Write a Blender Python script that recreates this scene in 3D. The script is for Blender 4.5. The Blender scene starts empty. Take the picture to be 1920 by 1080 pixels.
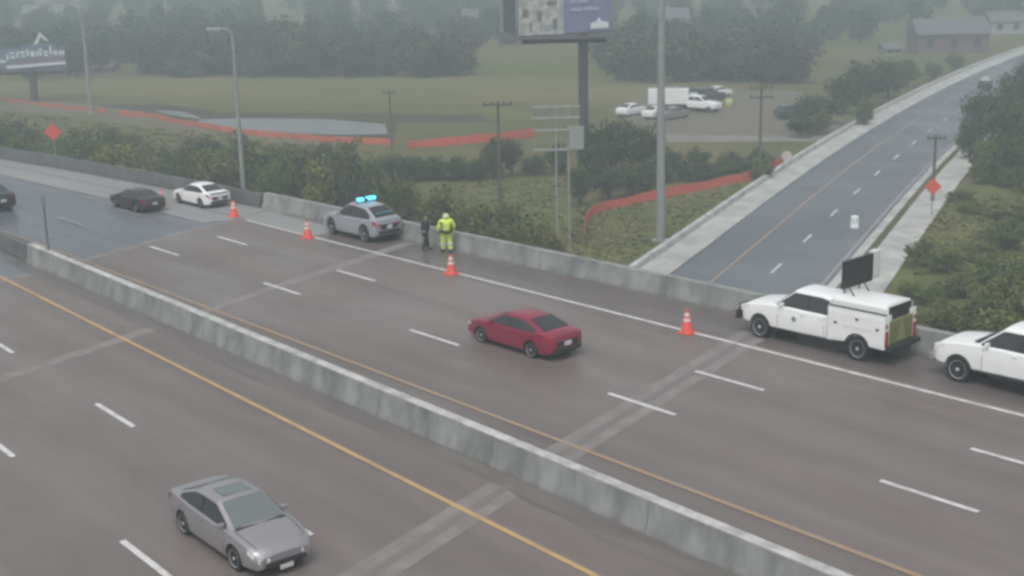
import bpy, bmesh, math, random
import numpy as np
from mathutils import Vector, Matrix
from math import radians, sin, cos, pi, tan, atan2, sqrt
random.seed(7)
S = bpy.context.scene
COL = S.collection
# ------------------------------------------------------------------ camera
F = 2568.04; PIT = radians(14.35355); ROLL = radians(-1.2546); YAW = radians(49.47006); H = 14.8383
fw = np.array([-sin(YAW)*cos(PIT), cos(YAW)*cos(PIT), -sin(PIT)])
_r = np.cross(fw, [0, 0, 1]); _r /= np.linalg.norm(_r); _u = np.cross(_r, fw)
CR = _r*cos(ROLL)+_u*sin(ROLL); CU = -_r*sin(ROLL)+_u*cos(ROLL)
cd = bpy.data.cameras.new('camera'); cam = bpy.data.objects.new('camera', cd); COL.objects.link(cam)
cd.sensor_width = 36; cd.lens = 36*F/1920; cd.clip_end = 6000; cd.clip_start = 0.5
m = Matrix.Identity(4)
for i in range(3):
    m[i][0] = CR[i]; m[i][1] = CU[i]; m[i][2] = -fw[i]
m[2][3] = H
cam.matrix_world = m
S.camera = cam
# ------------------------------------------------------------------ world, sun, exposure
SUN_EL, SUN_ROT = radians(62), radians(150)
w = bpy.data.worlds.new("World"); S.world = w; w.use_nodes = True
nt = w.node_tree; nt.nodes.clear()
sky = nt.nodes.new('ShaderNodeTexSky'); sky.sky_type = 'NISHITA'; sky.sun_disc = False
sky.sun_elevation = SUN_EL; sky.sun_rotation = SUN_ROT; sky.air_density = 1.2; sky.dust_density = 6.0; sky.ozone_density = 1.0
hs = nt.nodes.new('ShaderNodeHueSaturation'); hs.inputs['Saturation'].default_value = 0.15
bg = nt.nodes.new('ShaderNodeBackground'); bg.inputs['Strength'].default_value = 0.15
wo = nt.nodes.new('ShaderNodeOutputWorld')
nt.links.new(sky.outputs[0], hs.inputs['Color']); nt.links.new(hs.outputs[0], bg.inputs[0]); nt.links.new(bg.outputs[0], wo.inputs[0])
sl = bpy.data.lights.new('sun', 'SUN'); sl.energy = 0.7; sl.angle = radians(30); sl.color = (1, .97, .93)
so = bpy.data.objects.new('sun', sl); COL.objects.link(so)
so.rotation_euler = (pi/2-SUN_EL, 0, pi-SUN_ROT)
so.location = (0, 0, 80)
S.view_settings.view_transform = 'Standard'; S.view_settings.look = 'None'; S.view_settings.gamma = 1
S.view_settings.exposure = -0.04
S.render.engine = 'CYCLES'
S.cycles.filter_width = 3.0
S.cycles.volume_bounces = 1

# ------------------------------------------------------------------ geometry helpers
def at(px, py, z=0.0):
    d = fw+CR*(px-960)/F-CU*(py-540)/F; t = (z-H)/d[2]
    p = np.array([0, 0, H])+d*t
    return Vector((p[0], p[1], z))
def mpp(P):
    d = np.array([P[0], P[1], P[2]-H]); return float(d@fw)/F
def tag(o, label=None, cat=None, group=None, kind=None):
    if label: o['label'] = label
    if cat: o['category'] = cat
    if group: o['group'] = group
    if kind: o['kind'] = kind
    return o
def empty(name, loc=(0, 0, 0), rz=0):
    o = bpy.data.objects.new(name, None); COL.objects.link(o); o.location = loc; o.rotation_euler = (0, 0, rz)
    o.empty_display_size = .2
    return o
class MB:
    def __init__(s): s.v = []; s.f = []
    def add(s, vs, fs):
        b = len(s.v); s.v += [tuple(v) for v in vs]; s.f += [tuple(i+b for i in f) for f in fs]; return s
    def box(s, c, d, rz=0, ry=0):
        x, y, z = [k/2 for k in d]
        M = Matrix.Translation(c) @ Matrix.Rotation(rz, 4, 'Z') @ Matrix.Rotation(ry, 4, 'Y')
        vs = [M @ Vector((i*x, j*y, k*z)) for i in (-1, 1) for j in (-1, 1) for k in (-1, 1)]
        return s.add(vs, [(0, 1, 3, 2), (4, 6, 7, 5), (0, 4, 5, 1), (2, 3, 7, 6), (0, 2, 6, 4), (1, 5, 7, 3)])
    def cyl(s, p0, p1, r0, r1=None, n=12, cap=True):
        r1 = r0 if r1 is None else r1
        p0 = Vector(p0); p1 = Vector(p1); d = (p1-p0).normalized()
        a = d.orthogonal().normalized(); b = d.cross(a)
        vs = [p0+(a*cos(t)+b*sin(t))*r0 for t in [2*pi*i/n for i in range(n)]]+[p1+(a*cos(t)+b*sin(t))*r1 for t in [2*pi*i/n for i in range(n)]]
        fs = [(i, (i+1) % n, n+(i+1) % n, n+i) for i in range(n)]
        if cap: fs += [tuple(range(n-1, -1, -1)), tuple(range(n, 2*n))]
        return s.add(vs, fs)
    def tube(s, pts, r, n=8):
        for a, b in zip(pts[:-1], pts[1:]): s.cyl(a, b, r, n=n)
        return s
    def lathe(s, prof, n=24, M=None):
        vs = []
        for (r, z) in prof:
            for i in range(n):
                t = 2*pi*i/n; p = Vector((r*cos(t), r*sin(t), z)); vs.append(M @ p if M else p)
        fs = []
        for k in range(len(prof)-1):
            for i in range(n):
                j = (i+1) % n; fs.append((k*n+i, k*n+j, (k+1)*n+j, (k+1)*n+i))
        fs += [tuple(range(n-1, -1, -1)), tuple((len(prof)-1)*n+i for i in range(n))]
        return s.add(vs, fs)
    def loft(s, rings, closed=True, cap=True):
        n = len(rings[0]); vs = [p for r in rings for p in r]; fs = []
        for k in range(len(rings)-1):
            for i in range(n if closed else n-1):
                j = (i+1) % n; fs.append((k*n+i, k*n+j, (k+1)*n+j, (k+1)*n+i))
        if cap: fs += [tuple(range(n-1, -1, -1)), tuple((len(rings)-1)*n+i for i in range(n))]
        return s.add(vs, fs)
    def grid(s, P):   # P[i][j]
        a = len(P); b = len(P[0])
        return s.add([p for r in P for p in r], [(i*b+j, i*b+j+1, (i+1)*b+j+1, (i+1)*b+j) for i in range(a-1) for j in range(b-1)])
    def build(s, name, mat, parent=None, smooth=None, bevel=0):
        me = bpy.data.meshes.new(name); me.from_pydata(s.v, [], s.f); me.update()
        bm = bmesh.new(); bm.from_mesh(me); bmesh.ops.remove_doubles(bm, verts=bm.verts, dist=1e-5)
        bmesh.ops.recalc_face_normals(bm, faces=bm.faces)
        if bevel: bmesh.ops.bevel(bm, geom=[e for e in bm.edges if len(e.link_faces) == 2 and e.calc_face_angle(0) > .6], offset=bevel, segments=2, profile=.6, affect='EDGES')
        bm.to_mesh(me); bm.free()
        if smooth is not None:
            for p in me.polygons: p.use_smooth = True
            me.set_sharp_from_angle(angle=radians(smooth))
        me.materials.append(mat)
        o = bpy.data.objects.new(name, me); COL.objects.link(o); o.parent = parent
        return o
def prism(outline, z0, z1):
    n = len(outline)
    return MB().add([(x, y, z0) for x, y in outline]+[(x, y, z1) for x, y in outline],
                    [tuple(range(n-1, -1, -1)), tuple(range(n, 2*n))]+[(i, (i+1) % n, n+(i+1) % n, n+i) for i in range(n)])

# ------------------------------------------------------------------ materials
def mat(name, c, rough=.7, c2=None, scale=1.0, metal=0, spec=.5, detail=4, stretch=None, lo=.35, hi=.65, bump=0, bscale=30,
        rough2=None, rscale=.2, emit=None, estr=1, island=0, orand=0, coat=0, streak=0):
    if max(c) < .5: c = tuple(x*.83 for x in c)
    if c2 is not None and max(c2) < .5: c2 = tuple(x*.83 for x in c2)
    M = bpy.data.materials.new(name); M.use_nodes = True; t = M.node_tree; N = t.nodes; L = t.links
    b = N['Principled BSDF']; b.inputs['Roughness'].default_value = rough; b.inputs['Metallic'].default_value = metal
    b.inputs['Specular IOR Level'].default_value = spec
    if coat: b.inputs['Coat Weight'].default_value = coat; b.inputs['Coat Roughness'].default_value = .08
    col = (*c, 1)
    tc = N.new('ShaderNodeTexCoord'); mp = N.new('ShaderNodeMapping'); L.new(tc.outputs['Object'], mp.inputs[0])
    if stretch: mp.inputs['Scale'].default_value = stretch
    out = None
    if c2 is not None:
        nz = N.new('ShaderNodeTexNoise'); nz.inputs['Scale'].default_value = scale; nz.inputs['Detail'].default_value = detail; nz.inputs['Roughness'].default_value = .6
        L.new(mp.outputs[0], nz.inputs['Vector'])
        rp = N.new('ShaderNodeMapRange'); rp.inputs[1].default_value = lo; rp.inputs[2].default_value = hi; L.new(nz.outputs[0], rp.inputs[0])
        mx = N.new('ShaderNodeMix'); mx.data_type = 'RGBA'; mx.inputs[6].default_value = col; mx.inputs[7].default_value = (*c2, 1)
        L.new(rp.outputs[0], mx.inputs[0]); out = mx.outputs[2]
    if island or orand or streak:
        hv = N.new('ShaderNodeHueSaturation')
        if out: L.new(out, hv.inputs['Color'])
        else: hv.inputs['Color'].default_value = col
        src = None
        if island:
            g = N.new('ShaderNodeNewGeometry'); r1 = N.new('ShaderNodeMapRange'); r1.inputs[3].default_value = 1-island; r1.inputs[4].default_value = 1+island
            L.new(g.outputs['Random Per Island'], r1.inputs[0]); src = r1.outputs[0]
        if streak:
            src = None
            for (sc, st, am) in ((1, (.012, .9, 1), streak), (.5, (.05, .35, 1), streak*.7), (3.2, (.25, 1, 1), streak*.35)):
                m2 = N.new('ShaderNodeMapping'); m2.inputs['Scale'].default_value = st; L.new(tc.outputs['Object'], m2.inputs[0])
                ns = N.new('ShaderNodeTexNoise'); ns.inputs['Scale'].default_value = sc; ns.inputs['Detail'].default_value = 5; L.new(m2.outputs[0], ns.inputs['Vector'])
                r5 = N.new('ShaderNodeMapRange'); r5.inputs[1].default_value = .35; r5.inputs[2].default_value = .65; r5.inputs[3].default_value = 1-am; r5.inputs[4].default_value = 1+am*.7; L.new(ns.outputs[0], r5.inputs[0])
                if src:
                    q = N.new('ShaderNodeMath'); q.operation = 'MULTIPLY'; L.new(src, q.inputs[0]); L.new(r5.outputs[0], q.inputs[1]); src = q.outputs[0]
                else: src = r5.outputs[0]
        if orand:
            oi = N.new('ShaderNodeObjectInfo'); r2 = N.new('ShaderNodeMapRange'); r2.inputs[3].default_value = 1-orand; r2.inputs[4].default_value = 1+orand
            L.new(oi.outputs['Random'], r2.inputs[0])
            h2 = N.new('ShaderNodeMapRange'); h2.inputs[3].default_value = .485; h2.inputs[4].default_value = .515
            ms = N.new('ShaderNodeMath'); ms.operation = 'FRACT'; mm = N.new('ShaderNodeMath'); mm.operation = 'MULTIPLY'; mm.inputs[1].default_value = 7.3
            L.new(oi.outputs['Random'], mm.inputs[0]); L.new(mm.outputs[0], ms.inputs[0]); L.new(ms.outputs[0], h2.inputs[0]); L.new(h2.outputs[0], hv.inputs['Hue'])
            if src:
                q = N.new('ShaderNodeMath'); q.operation = 'MULTIPLY'; L.new(src, q.inputs[0]); L.new(r2.outputs[0], q.inputs[1]); src = q.outputs[0]
            else: src = r2.outputs[0]
        L.new(src, hv.inputs['Value']); out = hv.outputs[0]
    if out: L.new(out, b.inputs['Base Color'])
    else: b.inputs['Base Color'].default_value = col
    if rough2 is not None:
        n2 = N.new('ShaderNodeTexNoise'); n2.inputs['Scale'].default_value = rscale; n2.inputs['Detail'].default_value = 3; L.new(mp.outputs[0], n2.inputs['Vector'])
        r3 = N.new('ShaderNodeMapRange'); r3.inputs[1].default_value = .38; r3.inputs[2].default_value = .62; r3.inputs[3].default_value = rough; r3.inputs[4].default_value = rough2
        L.new(n2.outputs[0], r3.inputs[0]); L.new(r3.outputs[0], b.inputs['Roughness'])
    if bump:
        n3 = N.new('ShaderNodeTexNoise'); n3.inputs['Scale'].default_value = bscale; n3.inputs['Detail'].default_value = 3; L.new(tc.outputs['Object'], n3.inputs['Vector'])
        bp = N.new('ShaderNodeBump'); bp.inputs['Strength'].default_value = bump; bp.inputs['Distance'].default_value = .05; L.new(n3.outputs[0], bp.inputs['Height']); L.new(bp.outputs[0], b.inputs['Normal'])
    if emit: b.inputs['Emission Color'].default_value = (*emit, 1); b.inputs['Emission Strength'].default_value = estr
    return M
deck_m = mat('wet_concrete_deck', (.182, .151, .142), .30, (.215, .183, .172), .35, stretch=(.35, 1, 1), rough2=.55, rscale=.3, bump=.05, bscale=14, streak=.10)
asph_m = mat('wet_asphalt', (.14, .158, .178), .24, (.175, .195, .215), .3, stretch=(.2, 1.2, 1), rough2=.45, rscale=.3, bump=.05, bscale=14, streak=.16)
shld_m = mat('wet_shoulder_asphalt', (.27, .275, .275), .4, (.32, .325, .32), .3, stretch=(.2, 1, 1), rough2=.6)
joint_m = mat('joint_concrete', (.29, .262, .25), .6, (.215, .192, .183), 1.2)
soil_m = mat('dirty_wet_gutter', (.145, .13, .125), .35, (.195, .175, .165), .8, stretch=(.3, 2, 1), rough2=.6)
wsh_m = mat('wet_shoulder_deck', (.142, .120, .115), .25, (.17, .146, .14), .5, stretch=(.4, 1, 1), rough2=.5, streak=.08)
jdark_m = mat('joint_seal', (.205, .187, .178), .6)
white_m = mat('white_marking', (.62, .62, .61), .6, (.42, .41, .40), 2.2, lo=.45, hi=.75)
fwhite_m = mat('worn_white_marking', (.42, .41, .4), .6, (.30, .28, .27), 2.2)
yel_m = mat('yellow_marking', (.50, .32, .12), .6, (.40, .29, .17), 1.2, lo=.4, hi=.7)
fyel_m = mat('worn_yellow_marking', (.36, .28, .22), .6, (.40, .27, .15), .6)
pale_conc_m = mat('pale_mottled_concrete', (.54, .54, .525), .7, (.36, .365, .355), 1.6)
conc_m = mat('stained_barrier_concrete', (.36, .37, .355), .75, (.19, .20, .195), 1.3, stretch=(1, 1, .45), lo=.36, hi=.66, detail=6, bump=.15, bscale=20)
concd_m = mat('dark_wet_barrier_concrete', (.15, .155, .155), .7, (.10, .105, .105), 1.2)
kerb_m = mat('pale_walk_concrete', (.50, .50, .475), .7, (.38, .385, .37), .5)
ramp_m = mat('road_asphalt', (.125, .145, .168), .32, (.16, .18, .205), .12, rough2=.55, rscale=.1)
grass_m = mat('grass_ground', (.115, .122, .04), .95, (.175, .15, .065), .05, detail=8, lo=.42, hi=.6, spec=.1)
field_m = mat('dry_field_grass', (.205, .185, .085), .95, (.145, .145, .055), .09, stretch=(1, .35, 1), detail=8, spec=.1)
bank_m = mat('dark_bank_grass', (.065, .06, .04), .95, (.09, .085, .045), .1, spec=.1)
green_m = mat('green_verge_grass', (.155, .17, .048), .95, (.115, .125, .04), .25, detail=8, spec=.1)
dirt_m = mat('dirt_lot', (.185, .155, .125), .9, (.135, .13, .07), .10, detail=6)
strip_m = mat('gravel_road', (.26, .245, .215), .9, (.21, .195, .17), .3)
water_m = mat('pond_water', (.15, .165, .17), .14, (.175, .185, .185), .1, spec=.8, bump=.08, bscale=3)
leafs = [mat('leaf_dark', (.052, .072, .030), .8, (.086, .112, .040), .8, island=.24, orand=.18, spec=.2),
         mat('leaf_mid', (.098, .128, .032), .8, (.14, .165, .042), .8, island=.24, orand=.2, spec=.2),
         mat('leaf_yellow', (.175, .18, .04), .8, (.125, .14, .034), .8, island=.24, orand=.2, spec=.2),
         mat('leaf_far', (.062, .085, .05), .85, (.085, .11, .058), .3, island=.3, orand=.28, spec=.15)]
bark_m = mat('bark', (.09, .075, .06), .9)
galv_m = mat('galvanised_steel', (.42, .44, .43), .5, (.36, .38, .37), 2, metal=.3)
wood_m = mat('weathered_pole_wood', (.12, .11, .095), .9, (.16, .145, .125), 2)
fenced_m = mat('hazed_orange_mesh', (.62, .15, .08), .85, (.46, .15, .09), .5)  # distance haze put into the colour, duller than the nearer fence orange
orange_m = mat('orange_mesh', (.68, .13, .06), .8, (.56, .12, .06), 1.5)
sgn_m = mat('orange_red_sign', (.72, .085, .05), .6)
black_m = mat('black_rubber', (.02, .02, .021), .7)
trim_m = mat('black_trim', (.025, .025, .027), .45)
glass_m = mat('tinted_glass', (.03, .035, .04), .08, spec=.7)
glassl_m = mat('pale_reflecting_glass', (.16, .19, .195), .08, spec=1.0)
rim_m = mat('alloy_rim', (.62, .62, .62), .4, metal=.15)
lampw_m = mat('clear_lamp', (.7, .7, .68), .15)
red_m = mat('red_lamp', (.42, .02, .025), .2)
plate_m = mat('plate', (.6, .6, .6), .5)
def paint(n, c, r=.3): return mat(n, c, r, coat=.5)
p_white = paint('white_paint', (.86, .87, .87)); p_red = paint('red_paint', (.27, .012, .045)); p_silver = mat('silver_paint', (.44, .42, .445), .34, metal=.55, coat=.5)
p_black = paint('black_paint', (.03, .033, .037)); p_pol = paint('grey_police_paint', (.37, .385, .43), .35); p_dark = paint('dark_grey_paint', (.06, .065, .07))
hiv_m = mat('hi_vis_yellow', (.72, .85, .14), .7, (.62, .76, .12), 6); refl_m = mat('reflective_band', (.55, .57, .5), .4)
hivh_m = mat('pale_hood', (.62, .68, .38), .7)
skin_m = mat('skin', (.45, .28, .2), .6); navy_m = mat('dark_uniform', (.022, .026, .036), .8, (.03, .034, .045), 5); boot_m = mat('boot', (.03, .028, .026), .6)
blue_e = mat('blue_light', (.05, .3, .55), .3, emit=(.12, .62, .95), estr=2.2)

# ------------------------------------------------------------------ highway alignment
_vb = [10, 17.7, 21.68, 23.95, 26.47, 30.5, 37.75, 40.9, 43]
_bb = [-.033, -.033, -.033, -.023, 0, .01, .025, .05, .05]
def bend(x):
    if x > -65: return 0
    if x > -130: return -.0015*(x+65)**2
    return -.0015*65**2-.195*(-130-x)
def hy(x, v): return v+float(np.interp(v, _vb, _bb))*(max(x, -130)+45)+bend(x)
def jx(x0, v): return x0-.31*(v-26.5)       # skewed joints
J1, J2, J3 = -63.3, -50.4, -28.2
def xs(a, b, n=None):
    n = n or max(2, int(abs(b-a)/4)+1); return [a+(b-a)*i/(n-1) for i in range(n)]
def strip(v0, v1, xa, xb, z, n=None, skew=False):
    g = []
    for v in (v0, v1):
        row = []
        for x in xs(xa, xb, n):
            xx = x-.31*(v-26.5) if skew else x
            row.append((xx, hy(xx, v), z))
        g.append(row)
    return MB().grid(g)
V0, V1 = 1.0, 41.0
# bridge deck slab: closed loft across x
def slab(xa, xb, z1, z0, name, m_):
    rings = []
    vv = [V0, 8, 14, 20, 24, 26.5, 31, 36, 38.5, V1+.6]
    for x in xs(xa, xb):
        top = [(x-.31*(v-26.5), hy(x-.31*(v-26.5), v), z1) for v in vv]
        rings.append(top+[(p[0], p[1], z0) for p in reversed(top)])
    return MB().loft(rings).build(name, m_)
tag(slab(J1, 60, 0, -1.1, 'bridge_deck', deck_m), kind='structure')
tag(slab(-420, J1-.02, -.02, -.8, 'highway', asph_m), kind='structure')
tag(strip(37.9, 41.2, -420, J1+3.5, .004).build('shoulder_pavement', shld_m), kind='structure')
tag(strip(38.05, 40.9, -61, 50, .003).build('shoulder_pavement', wsh_m), kind='structure')
tag(strip(35.6, 38.0, -420, J1-3.6, .004).build('shoulder_pavement', shld_m), kind='structure')
def ragged(v0, v1, xa, xb, seed):
    rnd = random.Random(seed); g = [[], []]; w_ = 0
    for x in xs(xa, xb, int((xb-xa)/.7)):
        w_ = w_*.85+rnd.uniform(-.09, .09); g[0].append((x, hy(x, v0+w_), .0065)); g[1].append((x, hy(x, v1), .0065))
    return MB().grid(g)
tag(ragged(23.15, 23.95, -66, 50, 1).build('gutter_dirt', soil_m), kind='structure')
tag(ragged(25.05, 24.6, -66, 50, 2).build('gutter_dirt', soil_m), kind='structure')
tag(ragged(40.45, 40.9, -66, 50, 3).build('gutter_dirt', soil_m), kind='structure')
# joints
n_ = 0
for x0, wd in ((J1, .5), (J2, .75), (J3, 1.3)):
    for (va, vb) in ((V0+.2, 23.6), (24.7, 40.7)):
        a = strip(va, vb, x0-wd/2, x0+wd/2, .005, 2, True)
        tag(a.build('expansion_joint', joint_m), kind='structure')
        if wd > .9: tag(strip(va, vb, x0-wd*.13, x0+wd*.13, .009, 2, True).build('joint_seal', jdark_m), kind='structure')
# pavement patches of wetness are in the material; lines
def line(v, xa, xb, wd, m_, name):
    return tag(strip(v-wd/2, v+wd/2, xa, xb, .013).build(name, m_), kind='structure')
line(21.68, -420, 50, .17, yel_m, 'yellow_line'); line(26.47, -62, 50, .17, fyel_m, 'yellow_line'); line(26.47, -420, -62.2, .15, fyel_m, 'yellow_line')
line(37.75, -66, 50, .17, white_m, 'edge_line')
mk = MB()
for v, x0, m0 in ((30.5, -62.2, 1), (34.25, -61.8, 1), (17.75, -40.7-10.9, 0), (13.9, -40.8-10.9, 0)):
    for k in range(-4 if not m0 else 0, 9):
        x = x0+10.9*k
        if v > 20 and k == 4: x -= .3
        mk.grid([[(x-1.5, hy(x-1.5, v-.09), .013), (x+1.5, hy(x+1.5, v-.09), .013)], [(x-1.5, hy(x-1.5, v+.09), .013), (x+1.5, hy(x+1.5, v+.09), .013)]])
tag(mk.build('lane_dashes', white_m), kind='structure')
mk = MB()
x = -69.6; mk.grid([[(x-1.0, hy(x, 33.7), .013), (x+.3, hy(x, 33.7), .013)], [(x-1.0, hy(x, 33.88), .013), (x+.3, hy(x, 33.88), .013)]])
for k in range(1, 20):
    x = -62.2-10.9*k
    for v in (30.5, 34.25):
        mk.grid([[(x-1.5, hy(x-1.5, v-.07), .013), (x+1.5, hy(x+1.5, v-.07), .013)], [(x-1.5, hy(x-1.5, v+.07), .013), (x+1.5, hy(x+1.5, v+.07), .013)]])
tag(mk.build('worn_lane_dashes', fwhite_m), kind='structure')

# barriers
def barrier(name, v, xa, xb, prof, m_, label, z=0, gaps=None, cat='barrier'):
    rings = []
    for x in xs(xa, xb, int((xb-xa)/1.5)+2):
        rings.append([(x, hy(x, v)+dy, z+dz) for dy, dz in prof])
    o = MB().loft(rings).build(name, m_, smooth=25)
    return tag(o, label, cat)
jer = [(-.30, 0), (-.30, .08), (-.22, .30), (-.155, .86), (-.125, .89), (.125, .89), (.155, .86), (.22, .30), (.30, .08), (.30, 0)]
seg = MB()
mb = empty('median_barrier', (-30, hy(-30, 24.25), 0)); tag(mb, 'long stained pale concrete barrier with narrow flat top between the two carriageways', 'barrier')
x = J1-1.5
M_off = Vector((-mb.location[0], -mb.location[1], 0))
while x < 40:
    L_ = 6.05
    rr = []
    for i in range(5):
        xx = x+.012+(L_-.024)*i/4
        rr.append([(xx+M_off[0], hy(xx, 24.25)+dy*1.12+M_off[1], dz) for dy, dz in jer])
    if x < -8 and x > -70: MB().loft(rr).build('barrier_segment', conc_m, mb, smooth=25)
    else: seg.loft(rr)
    x += L_
seg.build('barrier_run', conc_m, mb, smooth=25)
MB().loft([[(x+M_off[0], hy(x, 24.25)+dy+M_off[1], z_) for dy, z_ in ((-.165, .872), (-.165, .90), (-.14, .915), (.14, .915), (.165, .90), (.165, .872))] for x in xs(J1-1.5, 40, 80)]).build('cap', pale_conc_m, mb)  # added strip; its paler concrete colour makes the barrier top brighter
barrier('median_barrier', 24.3, -400, J1-1.7, [(a*1.0, b*.9) for a, b in jer], concd_m, 'dark weathered concrete barrier between carriageways, continuing beyond the pale one at far left')
par = [(-.22, 0), (-.22, .10), (-.12, .32), (-.06, .86), (.30, .86), (.30, -1.1), (-.1, -1.1)]
pb = empty('bridge_parapet', (-45, hy(-45, 41.1), 0)); tag(pb, 'pale concrete bridge parapet behind the parked trucks and the person in yellow', 'parapet')
x = -68.5; seg = MB()
while x < 55:
    L_ = 7.55; rr = []
    for i in range(5):
        xx = x+.012+(L_-.024)*i/4
        rr.append([(xx-pb.location[0], hy(xx, 41.1)+dy-pb.location[1], dz) for dy, dz in par])
    if x < -15: MB().loft(rr).build('parapet_segment', conc_m, pb, smooth=25)
    else: seg.loft(rr)
    x += L_
seg.build('parapet_run', conc_m, pb, smooth=25)
barrier('shoulder_barrier', 41.0, -400, -68.6, [(-.22, 0), (-.2, .3), (-.06, .8), (.2, .8), (.25, -.8)], concd_m, 'dark wet concrete barrier along the far shoulder at left, before the pale parapet')
for i, xx in enumerate((-75.5, -58, -38.2, -18)):     # bents carrying the bridge
    t = empty('bridge_pier', (xx, 20, -7)); tag(t, 'concrete column bent under the bridge deck', 'pier', 'piers under the bridge')
    if i in (0, 3): continue
    for k in range(4): MB().cyl((0-.31*(k*10-15), k*10-15, 0), (-.31*(k*10-15), k*10-15, 5.0), .55, n=16).build('column', conc_m, t, smooth=30)
    MB().loft([[(-.31*y+s_, y, z_) for s_, z_ in ((-.6, 5.0), (.6, 5.0), (.6, 5.88), (-.6, 5.88))] for y in (-18, 19)]).build('pier_cap', conc_m, t)
for o in [o for o in COL.objects if o.name.startswith('bridge_pier') and not o.children]: bpy.data.objects.remove(o)

# ------------------------------------------------------------------ terrain
def sm(t): t = max(0, min(1, t)); return t*t*(3-2*t)
ZG = -7.0
def ground(x, y):
    z = ZG
    if x < -60:                          # embankment under the highway left of the bridge
        a = sm((-62-x)/10)
        far = hy(x, 41.3); near = hy(x, 0)
        d = max(y-far, near-y)
        z = ZG+a*(6.2)*sm(1-max(0, d)/15)
    d2 = sqrt(((x+190)/60)**2+((y-185)/22)**2)
    z += 1.6*sm(1-d2)
    return z
def axis(a, b, c, d, fine, coarse):
    r = []; x = a
    while x < d:
        r.append(x); x += fine if b <= x <= c else coarse
    r.append(d); return r
ax = axis(-1500, -300, 60, 1400, 4, 60); ay = axis(-400, -40, 320, 1500, 4, 60)
MB().grid([[(x, y, ground(x, y)) for x in ax] for y in ay]).build('ground', grass_m, smooth=60)
tag(bpy.data.objects['ground'], kind='structure')
def patch(name, pts, m_, dz, sub=0):
    P = [at(px, py, ZG) for px, py in pts]
    o = MB().add([(p[0], p[1], ZG+dz) for p in P], [tuple(range(len(P)))]).build(name, m_)
    return tag(o, kind='structure')
def wpatch(name, P, m_, dz):
    return tag(MB().add([(p[0], p[1], ZG+dz) for p in P], [tuple(range(len(P)))]).build(name, m_), kind='structure')
patch('field', [(-80, 152), (120, 152), (300, 146), (640, 146), (1100, 142), (1290, 150), (1290, 184), (1100, 188), (860, 196), (640, 194), (380, 190), (160, 178), (-80, 172)], field_m, .02)
patch('meadow', [(180, 194), (380, 191), (640, 195), (900, 197), (1000, 205), (1000, 226), (740, 222), (380, 214), (200, 206)], green_m, .024)
patch('pond_bank', [(185, 197), (300, 196), (420, 210), (720, 213), (900, 215), (930, 228), (745, 232), (740, 262), (640, 262), (400, 250), (300, 226)], bank_m, .028)
patch('pond', [(385, 224), (470, 222), (600, 223), (722, 233), (728, 252), (640, 253), (540, 250), (430, 243), (362, 230)], water_m, .04)
patch('pond_inlet', [(290, 206), (345, 210), (368, 218), (380, 224), (345, 220), (305, 213)], water_m, .04)
patch('far_meadow', [(865, 112), (960, 104), (1220, 122), (1220, 140), (860, 138)], green_m, .02)
patch('dirt_lot', [(1230, 168), (1500, 172), (1540, 205), (1600, 232), (1540, 262), (1255, 262), (1180, 235), (1140, 205)], dirt_m, .03)
patch('gravel_road', [(1250, 253), (1565, 256), (1560, 266), (1250, 268)], strip_m, .045)
patch('right_verge', [(1660, 470), (1740, 360), (1930, 330), (1960, 700), (1700, 700)], green_m, .02)
patch('left_verge', [(1080, 380), (1260, 372), (1400, 330), (1440, 350), (1190, 510), (1060, 510)], green_m, .02)
patch('near_verge', [(860, 335), (1090, 330), (1100, 400), (1080, 500), (860, 500)], green_m, .02)
patch('bare_ground', [(-60, 178), (120, 192), (260, 208), (400, 246), (640, 266), (640, 276), (380, 262), (200, 226), (-60, 200)], mat('brown_bare_ground', (.20, .165, .12), .95, (.16, .15, .085), .15, spec=.1), .034)

# ------------------------------------------------------------------ crossing road
D = Vector((-.429, .903)).normalized(); Nn = Vector((.903, .429)).normalized()
def rp(s, t): 
    t = t+(4.6e-4*(s-110)**2 if 110 < s < 300 else (0 if s <= 110 else 4.6e-4*190**2+(s-300)*.1748))
    p = D*s+Nn*t; return (p[0], p[1])
def rstrip(t0, t1, s0, s1, z0, z1=None):
    ss = xs(s0, s1, int((s1-s0)/6)+2)
    if z1 is None: return MB().grid([[(*rp(s, t), ZG+z0) for s in ss] for t in (t0, t1)])
    return MB().loft([[(*rp(s, t0), ZG+z0), (*rp(s, t0), ZG+z1), (*rp(s, t1), ZG+z1), (*rp(s, t1), ZG+z0)] for s in ss])
tag(rstrip(-26.2, -15.9, -60, 460, .05).build('road', ramp_m), kind='structure')
tag(rstrip(-28.9, -26.2, -60, 460, -.1, .18).build('pavement', kerb_m), kind='structure')
tag(rstrip(-23.26, -23.06, -60, 460, .058).build('yellow_line', mat('faint_tan_line', (.37, .26, .20), .6)), kind='structure')
tag(rstrip(-16.45, -16.28, -60, 300, .058).build('edge_line', fwhite_m), kind='structure')
tag(rstrip(-15.9, -15.3, -60, 300, -.1, .17).build('kerb', kerb_m), kind='structure')
tag(rstrip(-14.75, -12.4, -60, 178, -.1, .15).build('pavement', kerb_m), kind='structure')
mk = MB()
for k in range(-6, 22):
    s = 88.4+9.9*k
    mk.grid([[(*rp(s-1.4, t), ZG+.058), (*rp(s+1.4, t), ZG+.058)] for t in (-20.2, -20.0)])
tag(mk.build('lane_dashes', mat('dulled_white_marking', (.52, .52, .51), .6)), kind='structure')
t = empty('barrel', at(1602, 428, ZG)+Vector((0, 0, .055))); tag(t, 'small white barrel standing alone on the crossing road beside the right lane', 'barrel')
MB().lathe([(.34, 0), (.36, .03), (.33, .08), (.31, .45), (.29, .85), (.20, .90)], 20).build('shell', mat('white_plastic', (.80, .81, .80), .45), t, smooth=40)
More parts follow.
